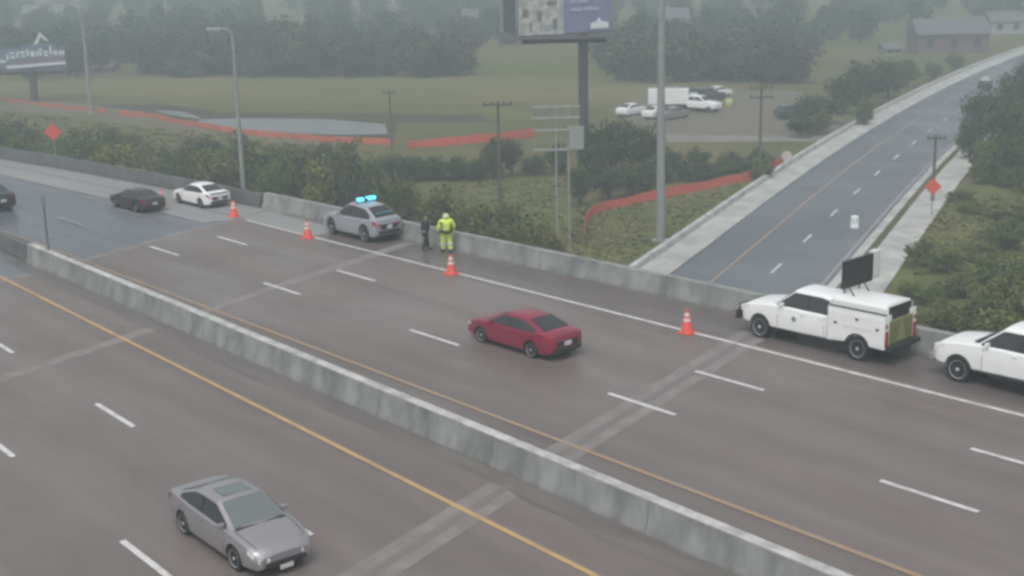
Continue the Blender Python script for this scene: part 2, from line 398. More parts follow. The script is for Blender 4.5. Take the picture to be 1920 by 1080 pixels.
MB().lathe([(.315, .5), (.322, .51), (.318, .62), (.31, .63)], 20).build('band', mat('pale_band', (.66, .68, .70), .4), t, smooth=40)
# low wall along the outer side of the road's left pavement
rings = []
for s in xs(40, 420, 130):
    rings.append([(*rp(s, t), ZG+z) for t, z in ((-29.0, -.1), (-29.0, .55), (-28.6, .55), (-28.5, .185), (-28.5, -.1))])
tag(MB().loft(rings).build('road_wall', pale_conc_m, smooth=30), 'low pale concrete wall along the left edge of the crossing road', 'wall')

# ------------------------------------------------------------------ plants
def crown_mesh(name, seed, m_, rx, rz, lobes, leaves, ls, flat=0):
    rnd = random.Random(seed); vs = []; fs = []
    cs = []
    for i in range(lobes):
        while True:
            p = Vector((rnd.uniform(-1, 1), rnd.uniform(-1, 1), rnd.uniform(-1, 1)))
            if .15 < p.length < 1: break
        k = rnd.uniform(.75, 1.0)
        cs.append((Vector((p[0]*rx*.78, p[1]*rx*.78, (p[2]*.78)*rz+rz))*k, rnd.uniform(.22, .42)))
    for c, lr in cs:
        for j in range(leaves):
            d = Vector((rnd.gauss(0, 1), rnd.gauss(0, 1), rnd.gauss(0, 1))).normalized()
            p = c+Vector((d[0]*rx*lr, d[1]*rx*lr, d[2]*rz*lr*.9))*rnd.uniform(.55, 1.08)
            n = (d+Vector((rnd.gauss(0, .5), rnd.gauss(0, .5), rnd.gauss(0, .5)+.3))).normalized()
            a = n.orthogonal().normalized(); b = n.cross(a); an = rnd.uniform(0, pi); a2 = a*cos(an)+b*sin(an); b2 = n.cross(a2)
            s = ls*rnd.uniform(.6, 1.3); i0 = len(vs)
            vs += [p-a2*s, p+b2*s*.6, p+a2*s, p-b2*s*.6+n*s*.15]; fs.append((i0, i0+1, i0+2, i0+3))
    me = bpy.data.meshes.new(name); me.from_pydata(vs, [], fs); me.materials.append(m_); me.update(); return me
def trunk_mesh(name, seed, h, r):
    rnd = random.Random(seed); b = MB()
    b.cyl((0, 0, -.3), (.05*h, 0, h*.55), r, r*.6, 8); b.cyl((.05*h, 0, h*.53), (0, .04*h, h), r*.6, r*.25, 6)
    for i in range(5):
        a = rnd.uniform(0, 2*pi); z = h*rnd.uniform(.35, .75)
        b.cyl((.03*h, 0, z), (cos(a)*h*.3, sin(a)*h*.3, z+h*.3), r*.35, r*.12, 5)
    o = b.build(name, bark_m); me = o.data; bpy.data.objects.remove(o); return me
# unit plants: crown about 2 wide (rx=1) and 2 tall, scaled per plant
BUSH = [[crown_mesh('crown', 10*k+i, leafs[k], 1, 1, 26, 60, .075) for i in range(3)] for k in range(3)]
TREE = [[crown_mesh('crown', 100+10*k+i, leafs[k], 1, 1, 44, 70, .06) for i in range(3)] for k in range(3)]
FAR = [crown_mesh('crown', 200+i, leafs[3], 1, 1, 34, 42, .085) for i in range(5)]
TRK = [trunk_mesh('trunk', i, 1, .045) for i in range(3)]
rp_ = random.Random(3)
def plant(kind, loc, h, wd, mesh, label, cat, group, base=.0):
    t = empty(kind, loc, rp_.uniform(0, 6.28)); tag(t, label, cat, group)
    c = bpy.data.objects.new('crown', mesh); COL.objects.link(c); c.parent = t
    ch = h*(1-base)
    c.location = (0, 0, h*base); c.scale = (wd/2, wd/2*rp_.uniform(.9, 1.1), ch/2)
    k = bpy.data.objects.new('trunk', rp_.choice(TRK)); COL.objects.link(k); k.parent = t
    k.scale = (h*.7, h*.7, h*.75)
    return t
def bt(px): return float(np.interp(px, [-60, 0, 200, 400, 515, 700, 860, 1000, 1190, 1400, 1560, 1740, 1920], [276, 283, 303, 345, 362, 396, 432, 458, 495, 560, 592, 625, 690]))
def gz(x, y): return ground(x, y)
def put(kind, px, ybase, ytop, wd, mesh, label, cat, group, base=0):
    p = at(px, ybase, ZG); q = mpp(p); z = gz(p[0], p[1]); h = (ybase-ytop)*q*1.0-(z-ZG)
    if h < .6: return
    return plant(kind, (p[0], p[1], z), h, wd*q if wd > 12 else wd, mesh, label, cat, group, base)
# row of shrubs right behind the far barrier
prof_x = [-60, 0, 60, 110, 170, 250, 300, 350, 450, 560, 640, 700, 760, 850, 900, 1000, 1090]
prof_y = [225, 228, 250, 262, 240, 248, 282, 268, 262, 272, 262, 282, 318, 345, 352, 385, 405]
px = -50
while px < 1045:
    k = rp_.choice([0, 1, 2, 2, 1, 1]) if px < 560 else rp_.choice([0, 1, 1, 2])
    lab = ['dark green shrub behind the far concrete barrier', 'mid green shrub behind the far concrete barrier', 'yellowish green shrub behind the far concrete barrier'][k]
    gr = ['dark shrubs behind the barrier', 'green shrubs behind the barrier', 'yellowish shrubs behind the barrier'][k]
    top = float(np.interp(px, prof_x, prof_y))+rp_.uniform(-8, 30)-(8 if px < 520 else 0)
    put('shrub', px, bt(px)+rp_.uniform(15, 45), min(top, bt(px)-8), rp_.uniform(60, 100), rp_.choice(BUSH[k]), lab, 'shrub', gr)
    px += rp_.uniform(17, 27)
px = -40
while px < 720:
    k = rp_.choice([0, 1, 1, 2, 2]); lab = ['dark bushy shrub on the lower slope behind the barrier', 'green bushy shrub on the lower slope behind the barrier', 'yellow green bushy shrub on the lower slope behind the barrier'][k]
    top = float(np.interp(px, prof_x, prof_y))+rp_.uniform(-16, 10)-(8 if px < 520 else 0); yb = top+rp_.uniform(48, 66)
    put('shrub', px, yb, top, rp_.uniform(55, 85), rp_.choice(BUSH[k]), lab, 'shrub', ['dark shrubs on the slope', 'green shrubs on the slope', 'yellow green shrubs on the slope'][k])
    px += rp_.uniform(26, 44)
# dark hedge and big trees in the middle
for px, yb, yt, wd in [(735, 332, 284, 80), (775, 338, 288, 84), (815, 336, 290, 84), (855, 336, 290, 80), (890, 338, 292, 70), (925, 335, 250, 66), (958, 330, 246, 60), (1000, 330, 286, 60), (1045, 326, 262, 70),
                       (1088, 388, 296, 56), (1130, 330, 212, 100), (1165, 322, 206, 100), (1205, 330, 214, 90), (1140, 376, 306, 84), (1185, 368, 296, 90), (1215, 358, 296, 76), (1110, 350, 248, 70)]:
    put('bushy_tree', px, yb, yt, wd, rp_.choice(TREE[0]), 'dark green bushy tree near the tall billboard post', 'tree', 'dark trees round the billboard post', .05)
for px in range(1250, 1430, 22):
    put('shrub', px+rp_.uniform(-6, 6), rp_.uniform(338, 352)-(px-1250)*.08, rp_.uniform(276, 296), rp_.uniform(44, 70), rp_.choice(BUSH[rp_.choice([0, 0, 1])]), 'shrub behind the orange fence left of the crossing road', 'shrub', 'shrubs behind the orange fence')
for px in (1255, 1310, 1370, 1425):
    put('shrub', px, 312, rp_.uniform(268, 280), 66, rp_.choice(BUSH[0]), 'dark shrub beside the gravel road', 'shrub', 'dark shrubs beside the gravel road')
# trees left of the crossing road, far part
for px, yb, yt, wd, k in [(1515, 246, 172, 80, 0), (1545, 232, 170, 80, 0), (1585, 214, 122, 90, 0), (1625, 198, 100, 100, 0), (1665, 184, 100, 84, 0), (1700, 164, 106, 66, 1), (1535, 252, 204, 60, 1), (1500, 258, 208, 60, 0), (1750, 150, 112, 50, 1), (1620, 236, 190, 50, 1), (1790, 132, 92, 46, 1), (1500, 236, 200, 50, 0)]:
    put('roadside_tree', px, yb, yt, wd, rp_.choice(TREE[k]), 'bushy tree between the dirt lot and the crossing road', 'tree', 'trees between the lot and the road', .08)
# right of the crossing road
for px, yb, yt, wd, k in [(1840, 262, 150, 90, 0), (1880, 290, 160, 120, 0), (1925, 280, 150, 130, 0), (1900, 235, 110, 90, 0), (1935, 340, 200, 120, 0), (1865, 318, 250, 80, 0), (1905, 330, 262, 90, 0), (1940, 215, 70, 80, 0), (1850, 228, 170, 60, 0), (1818, 300, 205, 70, 0), (1850, 335, 240, 90, 1), (1900, 350, 240, 100, 0), (1950, 400, 230, 130, 1)]:
    put('roadside_tree', px, yb, yt, wd, rp_.choice(TREE[k]), 'large dark tree on the right side of the crossing road', 'tree', 'dark trees right of the crossing road', .05)
for px, yb, yt, wd, k in [(1840, 345, 292, 60, 1), (1895, 352, 300, 70, 1), (1725, 500, 440, 80, 1), (1775, 512, 452, 90, 1), (1890, 470, 395, 100, 1), (1930, 440, 360, 100, 1), (1850, 450, 425, 60, 1), (1910, 560, 470, 110, 1), (1870, 610, 505, 130, 1),
                       (1930, 650, 520, 140, 2), (1820, 620, 550, 120, 1), (1770, 625, 560, 100, 1), (1730, 620, 575, 90, 1), (1880, 690, 560, 140, 1), (1830, 690, 590, 120, 1), (1935, 540, 450, 110, 2), (1950, 720, 580, 160, 1), (1700, 560, 520, 70, 1), (1745, 572, 530, 90, 1), (1800, 560, 505, 100, 1), (1850, 530, 470, 100, 1), (1820, 400, 370, 80, 1), (1880, 410, 375, 90, 1), (1800, 380, 350, 70, 1), (1835, 490, 450, 90, 1), (1690, 620, 560, 70, 1), (1925, 600, 500, 120, 1)]:
    put('shrub', px, yb, yt, wd, rp_.choice(BUSH[k]), 'green shrub on the verge right of the crossing road', 'shrub', 'shrubs on the right verge')
# rough grass tufts: nobody could count them
def tufts(name, poly, n, m_, hmin, hmax, seed, w_=.5):
    rnd = random.Random(seed); P = [at(a, b, ZG) for a, b in poly]
    x0, x1 = min(p[0] for p in P), max(p[0] for p in P); y0, y1 = min(p[1] for p in P), max(p[1] for p in P)
    def inside(x, y):
        c = False
        for i in range(len(P)):
            a, b = P[i], P[i-1]
            if (a[1] > y) != (b[1] > y) and x < (b[0]-a[0])*(y-a[1])/(b[1]-a[1])+a[0]: c = not c
        return c
    vs = []; fs = []; k = 0; tries = 0
    while k < n and tries < n*20:
        tries += 1; x = rnd.uniform(x0, x1); y = rnd.uniform(y0, y1)
        if not inside(x, y): continue
        k += 1; h = rnd.uniform(hmin, hmax); z = ground(x, y)+.03
        for j in range(5):
            a = rnd.uniform(0, 6.28); dx, dy = cos(a)*w_*rnd.uniform(.2, .5), sin(a)*w_*rnd.uniform(.2, .5); ox, oy = rnd.gauss(0, w_*.5), rnd.gauss(0, w_*.5); lx, ly = rnd.gauss(0, w_*.9), rnd.gauss(0, w_*.9); b_ = len(vs)
            vs += [(x+ox-dx, y+oy-dy, z), (x+ox+dx, y+oy+dy, z), (x+ox+dx*.5+lx, y+oy+dy*.5+ly, z+h), (x+ox-dx*.5+lx, y+oy-dy*.5+ly, z+h*.8)]; fs.append((b_, b_+1, b_+2, b_+3))
    tag(MB().add(vs, fs).build(name, m_), kind='stuff')
tuft_m = mat('rough_grass', (.165, .185, .052), .95, (.225, .215, .085), .12, island=.1, spec=.1)
tuftf_m = mat('dry_field_tufts', (.19, .175, .08), .95, (.13, .135, .05), .06, island=.2, spec=.1)
tufts('rough_grass', [(1080, 380), (1260, 376), (1380, 342), (1400, 352), (1190, 495), (1060, 505)], 900, tuft_m, .04, .16, 1, .3)
tufts('rough_grass', [(860, 335), (1090, 330), (1100, 400), (1080, 490), (860, 480)], 900, tuft_m, .05, .2, 2, .3)
tufts('rough_grass', [(1700, 470), (1770, 385), (1930, 350), (1960, 700), (1730, 640)], 1300, tuft_m, .04, .2, 3, .3)
tufts('rough_grass', [(-60, 205), (200, 230), (640, 280), (740, 290), (740, 330), (520, 330), (-60, 260)], 1100, tuft_m, .08, .3, 4, .4)
# far treeline in depth
n_far = 0
for row, (yb, yt, dpx) in enumerate([(142, 62, 30), (134, 48, 34), (118, 34, 36), (98, 24, 38), (78, 8, 42), (58, -8, 44), (38, -30, 46), (18, -50, 50), (-5, -62, 52)]):
    px = -60
    while px < 1960:
        p_ = px+rp_.uniform(-12, 12); b_ = yb+rp_.uniform(-4, 4)
        skip = (row < 3 and 860 < p_ < 1130) or (row < 4 and p_ > 1510) or (row < 2 and p_ < 290 and rp_.random() < .5) or (row < 6 and p_ > 1740 and rp_.random() < .6)
        if rp_.random() < .20: skip = True
        if row >= 2 and 860 < p_ < 1130 and row < 5: b_ -= 6
        if not skip:
            yy = b_+(10 if 1150 < p_ < 1500 and row < 2 else 0)
            put('distant_tree', p_, yy, yt+rp_.uniform(-12, 22), rp_.uniform(66, 108)*(1 if row < 4 else .75), rp_.choice(FAR), 'hazy grey green tree in the distant woods beyond the field', 'tree', 'distant trees beyond the field', -.04)
            n_far += 1
        px += dpx*rp_.uniform(.75, 1.2)
print('far trees', n_far)

# ------------------------------------------------------------------ distant buildings
def house(px, yb, wpx, hpx, wall, roof, label, rz=None, cat='house'):
    p = at(px, yb, ZG); q = mpp(p); w_ = wpx*q; h_ = hpx*q*.6; d_ = max(6, w_*.6)
    t = empty('house', (p[0], p[1], ZG), YAW if rz is None else rz); tag(t, label, cat)
    MB().box((0, 0, h_/2), (w_, d_, h_)).build('wall', wall, t)
    r_ = hpx*q*.42
    MB().add([(-w_/2-.4, -d_/2-.4, h_-.1), (w_/2+.4, -d_/2-.4, h_-.1), (w_/2+.4, d_/2+.4, h_-.1), (-w_/2-.4, d_/2+.4, h_-.1), (-w_/2-.4, 0, h_+r_), (w_/2+.4, 0, h_+r_)],
             [(0, 1, 5, 4), (2, 3, 4, 5), (0, 4, 3), (1, 2, 5), (0, 3, 2, 1)]).build('roof', roof, t)
    n = max(2, int(w_/4))
    for i in range(n):
        wf = MB().box(((i+.5)/n*w_-w_/2, -d_/2-.03, h_*.55), (1.2, .1, min(1.6, h_*.45))).build('window', trim_m, t)
        MB().box(((i+.5)/n*w_-w_/2, -d_/2-.09, h_*.55), (1.0, .04, min(1.4, h_*.4))).build('pane', glass_m, wf)
    return t
wl_white = mat('white_siding', (.40, .42, .41), .7); wl_beige = mat('beige_siding', (.42, .40, .35), .8); wl_blue = mat('blue_grey_siding', (.22, .27, .33), .8); wl_brick = mat('dark_brick', (.20, .14, .14), .8)
rf_grey = mat('grey_roof', (.16, .16, .175), .8); rf_brown = mat('brown_roof', (.16, .13, .12), .8); rf_red = mat('dull_red_roof', (.24, .14, .13), .8)
house(1262, 62, 52, 46, wl_white, rf_grey, 'white far house just right of the tallest light pole')
house(1330, 52, 40, 26, wl_blue, rf_grey, 'small blue grey far house among trees, right of the white one')
house(882, 58, 26, 40, wl_white, rf_brown, 'narrow white far building left of the tall billboard')
house(1775, 98, 130, 62, wl_brick, rf_grey, 'wide dark brick building near the far end of the crossing road')
house(1668, 100, 30, 20, wl_white, rf_grey, 'small pale shed left of the wide dark brick building')
house(1880, 62, 60, 40, wl_white, rf_grey, 'white far house beside the road end at upper right')
house(1440, 48, 60, 24, wl_beige, rf_grey, 'low beige far house above the dirt lot')
house(750, 60, 46, 24, wl_beige, rf_brown, 'low beige far house left of the narrow white building')
house(225, 76, 34, 26, wl_white, rf_brown, 'small white far house behind the left light pole')
house(300, 84, 60, 30, wl_beige, rf_brown, 'long beige far house right of the small white house')
house(390, 78, 50, 26, wl_beige, rf_grey, 'pale far house behind the curved lamp post')
house(172, 134, 90, 18, wl_brick, rf_red, 'long low dull red shed beside the left billboard')
house(1520, 86, 22, 16, wl_white, rf_grey, 'tiny pale hut among the trees above the dirt lot')
house(90, 40, 80, 30, wl_blue, rf_grey, 'long blue grey far building above the left billboard')
house(640, 140, 60, 14, wl_brick, rf_brown, 'low brown shed at the foot of the distant treeline')

# ------------------------------------------------------------------ poles, signs, billboards
def light_pole(px, yb, hm, r, arm, label, z=None, armdir=(-1, 0), base=None):
    p = Vector(base) if base else at(px, yb, ZG if z is None else z)
    t = empty('light_pole', p); tag(t, label, 'light pole')
    MB().cyl((0, 0, 0), (0, 0, hm), r, r*.55, 16).build('shaft', galv_m, t, smooth=40)
    MB().cyl((0, 0, 0), (0, 0, .12), r*2.1, n=16).build('base_plate', galv_m, t, smooth=40)
    if arm:
        ad = Vector((armdir[0], armdir[1], 0)).normalized()
        pts = [(0, 0, hm-.1), ad*arm*.15+Vector((0, 0, hm+.2)), ad*arm*.5+Vector((0, 0, hm+.38)), ad*arm+Vector((0, 0, hm+.4))]
        MB().tube(pts, .07).build('arm', galv_m, t, smooth=40)
        e = ad*(arm+.35)+Vector((0, 0, hm+.38))
        lm = MB().box((0, 0, 0), (.95, .36, .2)).build('lamp_head', galv_m, t, bevel=.05); lm.location = e; lm.rotation_euler = (0, 0, atan2(ad[1], ad[0]))
        MB().box((0, 0, -.12), (.6, .26, .05)).build('lens', lampw_m, lm)
    return t
light_pole(1238, 452, 30, .33, 3, 'tallest grey light pole standing in the grass left of the crossing road')
b = at(438, 372, 0); 
light_pole(0, 0, 10.5, .15, .7, 'grey lamp post with short curved arm behind the white car', base=(b[0], hy(b[0], 42.3), -.9), armdir=(-CR[0], -CR[1]))
light_pole(171, 212, 14.5, .28, 1.5, 'grey light pole standing right of the left billboard', armdir=(-CR[0], -CR[1]))
def util(px, yb, ytop, arms, label, r=.15, aw=2.2):
    p = at(px, yb, ZG); h = (yb-ytop)*mpp(p); t = empty('utility_pole', p, YAW); tag(t, label, 'utility pole')
    MB().cyl((0, 0, 0), (0, 0, h), r, r*.7, 12).build('shaft', wood_m, t, smooth=40)
    for i in range(arms):
        MB().box((0, -r, h-.25-.9*i), (aw, .12, .14)).build('crossarm', wood_m, t)
        for s_ in (-.45, -.2, .2, .45): MB().cyl((s_*aw, -r, h-.18-.9*i), (s_*aw, -r, h+.02-.9*i), .05, .035, 8).build('insulator', trim_m, t)
    return t
util(939, 440, 190, 1, 'brown utility pole with single crossarm left of the open sign frame')
util(735, 282, 170, 1, 'thin faint utility pole standing by the right end of the pond', .12, 1.4)
util(1424, 322, 160, 2, 'brown utility pole with two crossarms behind the orange fence', .16)
util(1748, 380, 253, 1, 'dark pole with crossarm on the right pavement of the crossing road', .15, 1.5)
p = at(86, 470, .9); t = empty('sign_post', (p[0], hy(p[0], 24.3), .82)); tag(t, 'thin dark post with narrow sign standing on the median barrier', 'sign post')
MB().cyl((0, 0, 0), (0, 0, 2.7), .045, n=8).build('post', mat('dull_post', (.12, .125, .13), .6), t); MB().box((0, 0, 2.45), (.14, .1, .5), rz=YAW).build('sign_panel', mat('sign_back', (.24, .25, .25), .6), t)
MB().box((0, 0, .02), (.25, .16, .06)).build('base_plate', galv_m, t)
def roadwork_sign(px, yc, yb, z, size, label):
    p = at(px, yb, z); h = (yb-yc)*mpp(p); t = empty('roadwork_sign', p, YAW); tag(t, label, 'road sign')
    MB().cyl((0, 0, -.2), (0, 0, h), .05, n=8).build('post', galv_m, t)
    r = size*.72
    o = MB().add([(0, -.06, h-r), (r, -.06, h), (0, -.06, h+r), (-r, -.06, h), (0, -.09, h-r), (r, -.09, h), (0, -.09, h+r), (-r, -.09, h)],
             [(0, 1, 2, 3), (7, 6, 5, 4), (0, 4, 5, 1), (1, 5, 6, 2), (2, 6, 7, 3), (3, 7, 4, 0)]).build('sign_panel', sgn_m, t, bevel=.01)
    MB().box((0, -.03, h), (.05, .05, r*1.5)).build('brace', galv_m, t)
    return t
roadwork_sign(107, 247, 318, -3.0, 1.0, 'orange red diamond sign among shrubs at far left')
roadwork_sign(1746, 349, 406, ZG, .92, 'red diamond sign on a post in the verge right of the crossing road')
roadwork_sign(1474, 292, 308, ZG, .6, 'small pale round marker')
o = COL.objects[-1].parent
for ch in list(o.children): bpy.data.objects.remove(ch)
bpy.data.objects.remove(o)
p = at(1474, 312, ZG); q = mpp(p); t = empty('round_marker', p, YAW); tag(t, 'small pale round marker on a short post at the fence end by the crossing road', 'marker')
MB().cyl((0, 0, 0), (0, 0, .9), .05, n=8).build('post', galv_m, t); MB().cyl((0, -.08, 1.0), (0, -.12, 1.0), .52, n=24).build('disc', mat('pale_disc', (.5, .47, .44), .6), t)
# big sign seen from the back on two posts
p = at(1056, 468, ZG); q = mpp(p); t = empty('sign_gantry', p, YAW); tag(t, 'open grey steel sign frame on two thin posts left of the tallest light pole', 'sign frame')
hh = (468-196)*q; sw = 88*q; pb_ = (468-280)*q
signback = mat('aluminium_back', (.13, .15, .145), .6, (.17, .185, .18), .8)
for x_ in (-11*q, 12*q): MB().box((x_, 0, hh/2), (.13, .13, hh)).build('post', galv_m, t)
for f_ in (-.46, -.12, .1, .47): MB().box((-10*q+f_*sw*.98, -.1, pb_+(hh-pb_)*.5), (.09, .06, (hh-pb_)*.98)).build('brace', mat('dull_brace', (.24, .26, .26), .6), t)
for f_ in (.02, .45, .72, .96): MB().box((-10*q, .02-.2, pb_+(hh-pb_)*f_), (sw, .06, .12)).build('stringer', mat('pale_stringer', (.42, .44, .44), .5), t)
MB().box((27*q, -.24, pb_+.28*(hh-pb_)), (26*q, .08, .5*(hh-pb_))).build('exit_panel', mat('pale_panel_back', (.36, .38, .38), .5), t)
# billboards
def billboard(px, yb, x0, x1, y0, y1, label, decorate, rz=0):
    p = at(px, yb, ZG); q = mpp(p); t = empty('billboard', p, YAW+rz); tag(t, label, 'billboard')
    cx = ((x0+x1)/2-px)*q; w_ = (x1-x0)*q; zt = (yb-y0)*q; zb = (yb-y1)*q
    MB().cyl((0, 0, -.2), (0, 0, zb+.2), .5*q*18 if px > 500 else .45*q*16, n=18).build('column', mat('billboard_column', (.07, .068, .065), .7), t, smooth=40)
    MB().box((cx, .25, (zt+zb)/2), (w_, .4, zt-zb)).build('panel', mat('panel_back', (.16, .17, .19), .7), t)
    MB().box((cx, -.35, zb-.15), (w_, .9, .22)).build('catwalk', mat('catwalk_steel', (.12, .115, .125), .7), t)
    MB().box((cx, .5, zb-.45), (w_*.92, .3, .5)).build('beam', mat('beam_steel', (.10, .095, .11), .7), t)
    decorate(t, q, lambda x, y: ((x-px)*q, (yb-y)*q))
    return t
bw = mat('billboard_white', (.62, .66, .70), .6); bp = mat('billboard_mauve', (.24, .19, .29), .6); bblue = mat('billboard_blue', (.14, .20, .29), .6)
def quad(t, name, pts, m_, y=-.0):
    P = [(x, y, z) for x, z in pts]; return MB().add(P+[(a, b+.03, c) for a, b, c in P], [tuple(range(len(P))), tuple(range(2*len(P)-1, len(P)-1, -1))]+[(i, (i+1) % len(P), len(P)+(i+1) % len(P), len(P)+i) for i in range(len(P))]).build(name, m_, t)
def decoA(t, q, c):
    quad(t, 'poster', [c(-60, 92), c(130, 94), c(131, 127), c(-60, 131)], bblue, -.02)
    quad(t, 'lower_band', [c(34, 112), c(130, 107), c(130, 118), c(34, 120)], bp, -.07)
    quad(t, 'bottom_stripe', [c(20, 123), c(131, 117), c(131, 122), c(20, 129)], bw, -.10)
    b_ = MB()
    for (x, y, w_, h_) in [(3, 96, 5, 20), (8, 112, 12, 5), (22, 102, 4, 11), (28, 98, 9, 4), (30, 105, 8, 5), (41, 97, 4, 12), (47, 97, 10, 4), (50, 104, 7, 4), (60, 93, 4, 13), (67, 97, 8, 10), (78, 97, 4, 10), (84, 92, 4, 14), (91, 97, 9, 4), (92, 103, 8, 4), (103, 88, 4, 16), (110, 97, 7, 8), (120, 97, 4, 9), (125, 97, 5, 8)]:
        X, Z = c(x+w_/2, y+h_/2); b_.box((X, -.06, Z), (w_*q, .04, h_*q))
    b_.build('lettering', bw, t)
    quad(t, 'cutout', [c(40, 92), c(62, 84), c(84, 82), c(112, 84), c(118, 92)], bblue, -.01)
    quad(t, 'peak_emblem', [c(75, 84), c(88, 62), (c(104, 80)), c(97, 78), c(89, 71), c(82, 85)], bw, -.05)
def decoB(t, q, c):
    quad(t, 'poster', [c(976, -22), c(1146, -22), c(1146, 61), c(976, 70)], mat('poster_purple', (.20, .19, .36), .6, (.24, .24, .40), .5), -.02)
    pic = quad(t, 'picture', [c(978, -16), c(1060, -16), c(1060, 66), c(978, 68)], mat('picture_pale', (.50, .47, .45), .6, (.32, .36, .36), 1.3, lo=.4, hi=.6), -.06)
    b_ = MB()
    for (x, y, w_, h_) in [(985, 20, 10, 14), (1012, 24, 8, 18), (1040, 38, 8, 18), (998, 44, 4, 18), (1030, 6, 18, 8)]:
        X, Z = c(x+w_/2, y+h_/2); b_.box((X, -.10, Z), (w_*q, .04, h_*q))
    b_.build('picture_detail', mat('picture_dark', (.20, .2, .19), .6), t)
    b_ = MB()
    for (x, y, w_, h_) in [(1072, 6, 12, 5), (1087, 6, 18, 5), (1074, 20, 20, 6), (1097, 19, 28, 6)]:
        X, Z = c(x+w_/2, y+h_/2); b_.box((X, -.06, Z), (w_*q, .04, h_*q))
    b_.build('lettering', mat('poster_lilac', (.34, .36, .52), .6), t)
    quad(t, 'emblem', [c(1109, 58), c(1109, 48), c(1120, 45), c(1124, 37), c(1129, 44), c(1142, 47), c(1142, 57)], bw, -.06)
    quad(t, 'side_frame', [c(944, -16), c(950, -16), c(950, 60), c(944, 62)], mat('frame_grey', (.3, .33, .34), .6), .9)
    quad(t, 'rear_panel', [c(950, -14), c(972, -12), c(972, 68), c(950, 60)], mat('rear_dark', (.085, .11, .13), .7), .6)
billboard(66, 192, -60, 131, 92, 131, 'blue billboard with white lettering and peak cutout on a dark post at left', decoA)
billboard(1095, 312, 976, 1146, -24, 70, 'purple billboard with a pale town picture high on a thick dark column', decoB)
# orange mesh fences
def fence(pts, label, h=.9, z=ZG, fm=None):
    P = [at(a, b, z) for a, b in pts]; t = empty('mesh_fence', P[0]); tag(t, label, 'fence')
    o0 = P[0]; g = [[], []]; posts = []
    rnd = random.Random(5)
    for a, b in zip(P[:-1], P[1:]):
        n = max(2, int((b-a).length/2.2))
        for i in range(n):
            c = a.lerp(b, i/n)-o0; hh = h*(1+rnd.uniform(-.12, .08)); c[2] = ground(c[0]+o0[0], c[1]+o0[1])-o0[2]
            g[0].append((c[0], c[1], c[2]+.02)); g[1].append((c[0]+rnd.uniform(-.05, .05), c[1], c[2]+hh))
            if len(posts) < 60: posts.append(c.copy())
    o = MB().grid(g).build('mesh', fm or orange_m, t)
    md = o.modifiers.new('thick', 'SOLIDIFY'); md.thickness = .03
    for c in posts[::1]: MB().cyl((c[0], c[1], c[2]-.1), (c[0], c[1], c[2]+h*1.12), .03, n=6).build('post', wood_m, t)
fence([(1484, 306), (1440, 322), (1418, 334), (1392, 342), (1330, 354), (1262, 368), (1200, 382), (1150, 392), (1112, 404), (1098, 420), (1096, 450), (1098, 476)], 'orange plastic mesh fence running from the crossing road to the bridge parapet', .85)
fence([(1005, 256), (960, 262), (900, 268), (860, 272), (790, 277), (735, 284)], 'orange mesh fence short of the utility pole, right of the pond', .95)
fence([(735, 272), (640, 268), (560, 262), (480, 255), (400, 244), (340, 234), (290, 222), (200, 214)], 'dull orange mesh fence along the near side of the pond', .7, fm=fenced_m)
fence([(200, 212), (130, 205), (60, 196), (-30, 184)], 'hazy orange mesh fence beneath the left billboard', .5, fm=fenced_m)

# ------------------------------------------------------------------ vehicles
def interp(x, tab, k): return float(np.interp(x, [r[0] for r in tab], [r[k] for r in tab]))
SEDAN = dict(L=4.8, W=1.82, low=[(-2.4, .78, .40, .80), (-2.34, .86, .30, .98), (-2.1, .94, .24, 1.06), (-1.7, .98, .2, 1.06), (-1.0, 1, .19, 1.0), (.3, 1, .19, .96), (1.05, 1, .19, .98), (1.6, .985, .2, .93), (2.05, .93, .22, .84), (2.28, .86, .25, .74), (2.4, .72, .32, .60)],
             gh=[(-1.95, 1.05), (-.95, 1.42), (-.5, 1.46), (.2, 1.45), (1.2, .97)], ax=(-1.38, 1.4), wr=.33, win=[(-1.5, -.42), (-.36, .92)], roof=(-.95, .2))
COUPE = dict(SEDAN)
SUV = dict(L=4.9, W=1.95, low=[(-2.45, .86, .45, .9), (-2.42, .92, .35, 1.1), (-2.2, .97, .28, 1.14), (-1.0, 1, .26, 1.1), (.3, 1, .25, 1.08), (1.0, 1, .25, 1.12), (1.6, .985, .26, 1.06), (2.1, .94, .28, .98), (2.35, .87, .32, .88), (2.45, .76, .38, .7)],
           gh=[(-2.38, 1.12), (-1.95, 1.66), (-.5, 1.76), (.2, 1.74), (1.15, 1.1)], ax=(-1.45, 1.5), wr=.38, win=[(-2.05, -1.15), (-1.08, -.25), (-.18, .85)], roof=(-1.95, .2))
POLS = dict(SUV, low=[(-2.45, .84, .45, .85), (-2.4, .9, .35, 1.02), (-2.2, .96, .26, 1.06), (-1.0, 1, .24, 1.02), (.3, 1, .23, 1.0), (1.0, 1, .23, 1.03), (1.6, .985, .24, .98), (2.1, .94, .26, .9), (2.35, .87, .3, .8), (2.45, .76, .36, .64)],
            gh=[(-2.3, 1.06), (-1.35, 1.50), (-.5, 1.58), (.15, 1.56), (1.15, 1.03)], roof=(-1.35, .15), win=[(-1.75, -1.0), (-.93, -.2), (-.13, .85)])
TRUCK = dict(L=6.7, W=2.04, low=[(-.72, 1, .52, 1.36), (.3, 1, .5, 1.36), (1.4, 1, .5, 1.38), (1.9, .99, .5, 1.36), (2.5, .97, .5, 1.3), (3.05, .93, .5, 1.22), (3.22, .88, .52, 1.12), (3.28, .84, .56, .95)],
             gh=[(-.72, 1.93), (-.3, 2.0), (.9, 2.0), (1.75, 1.38)], ax=(-2.05, 2.35), wr=.43, win=[(-.6, .18), (.26, 1.5)], roof=(-.66, .95), cabonly=True)
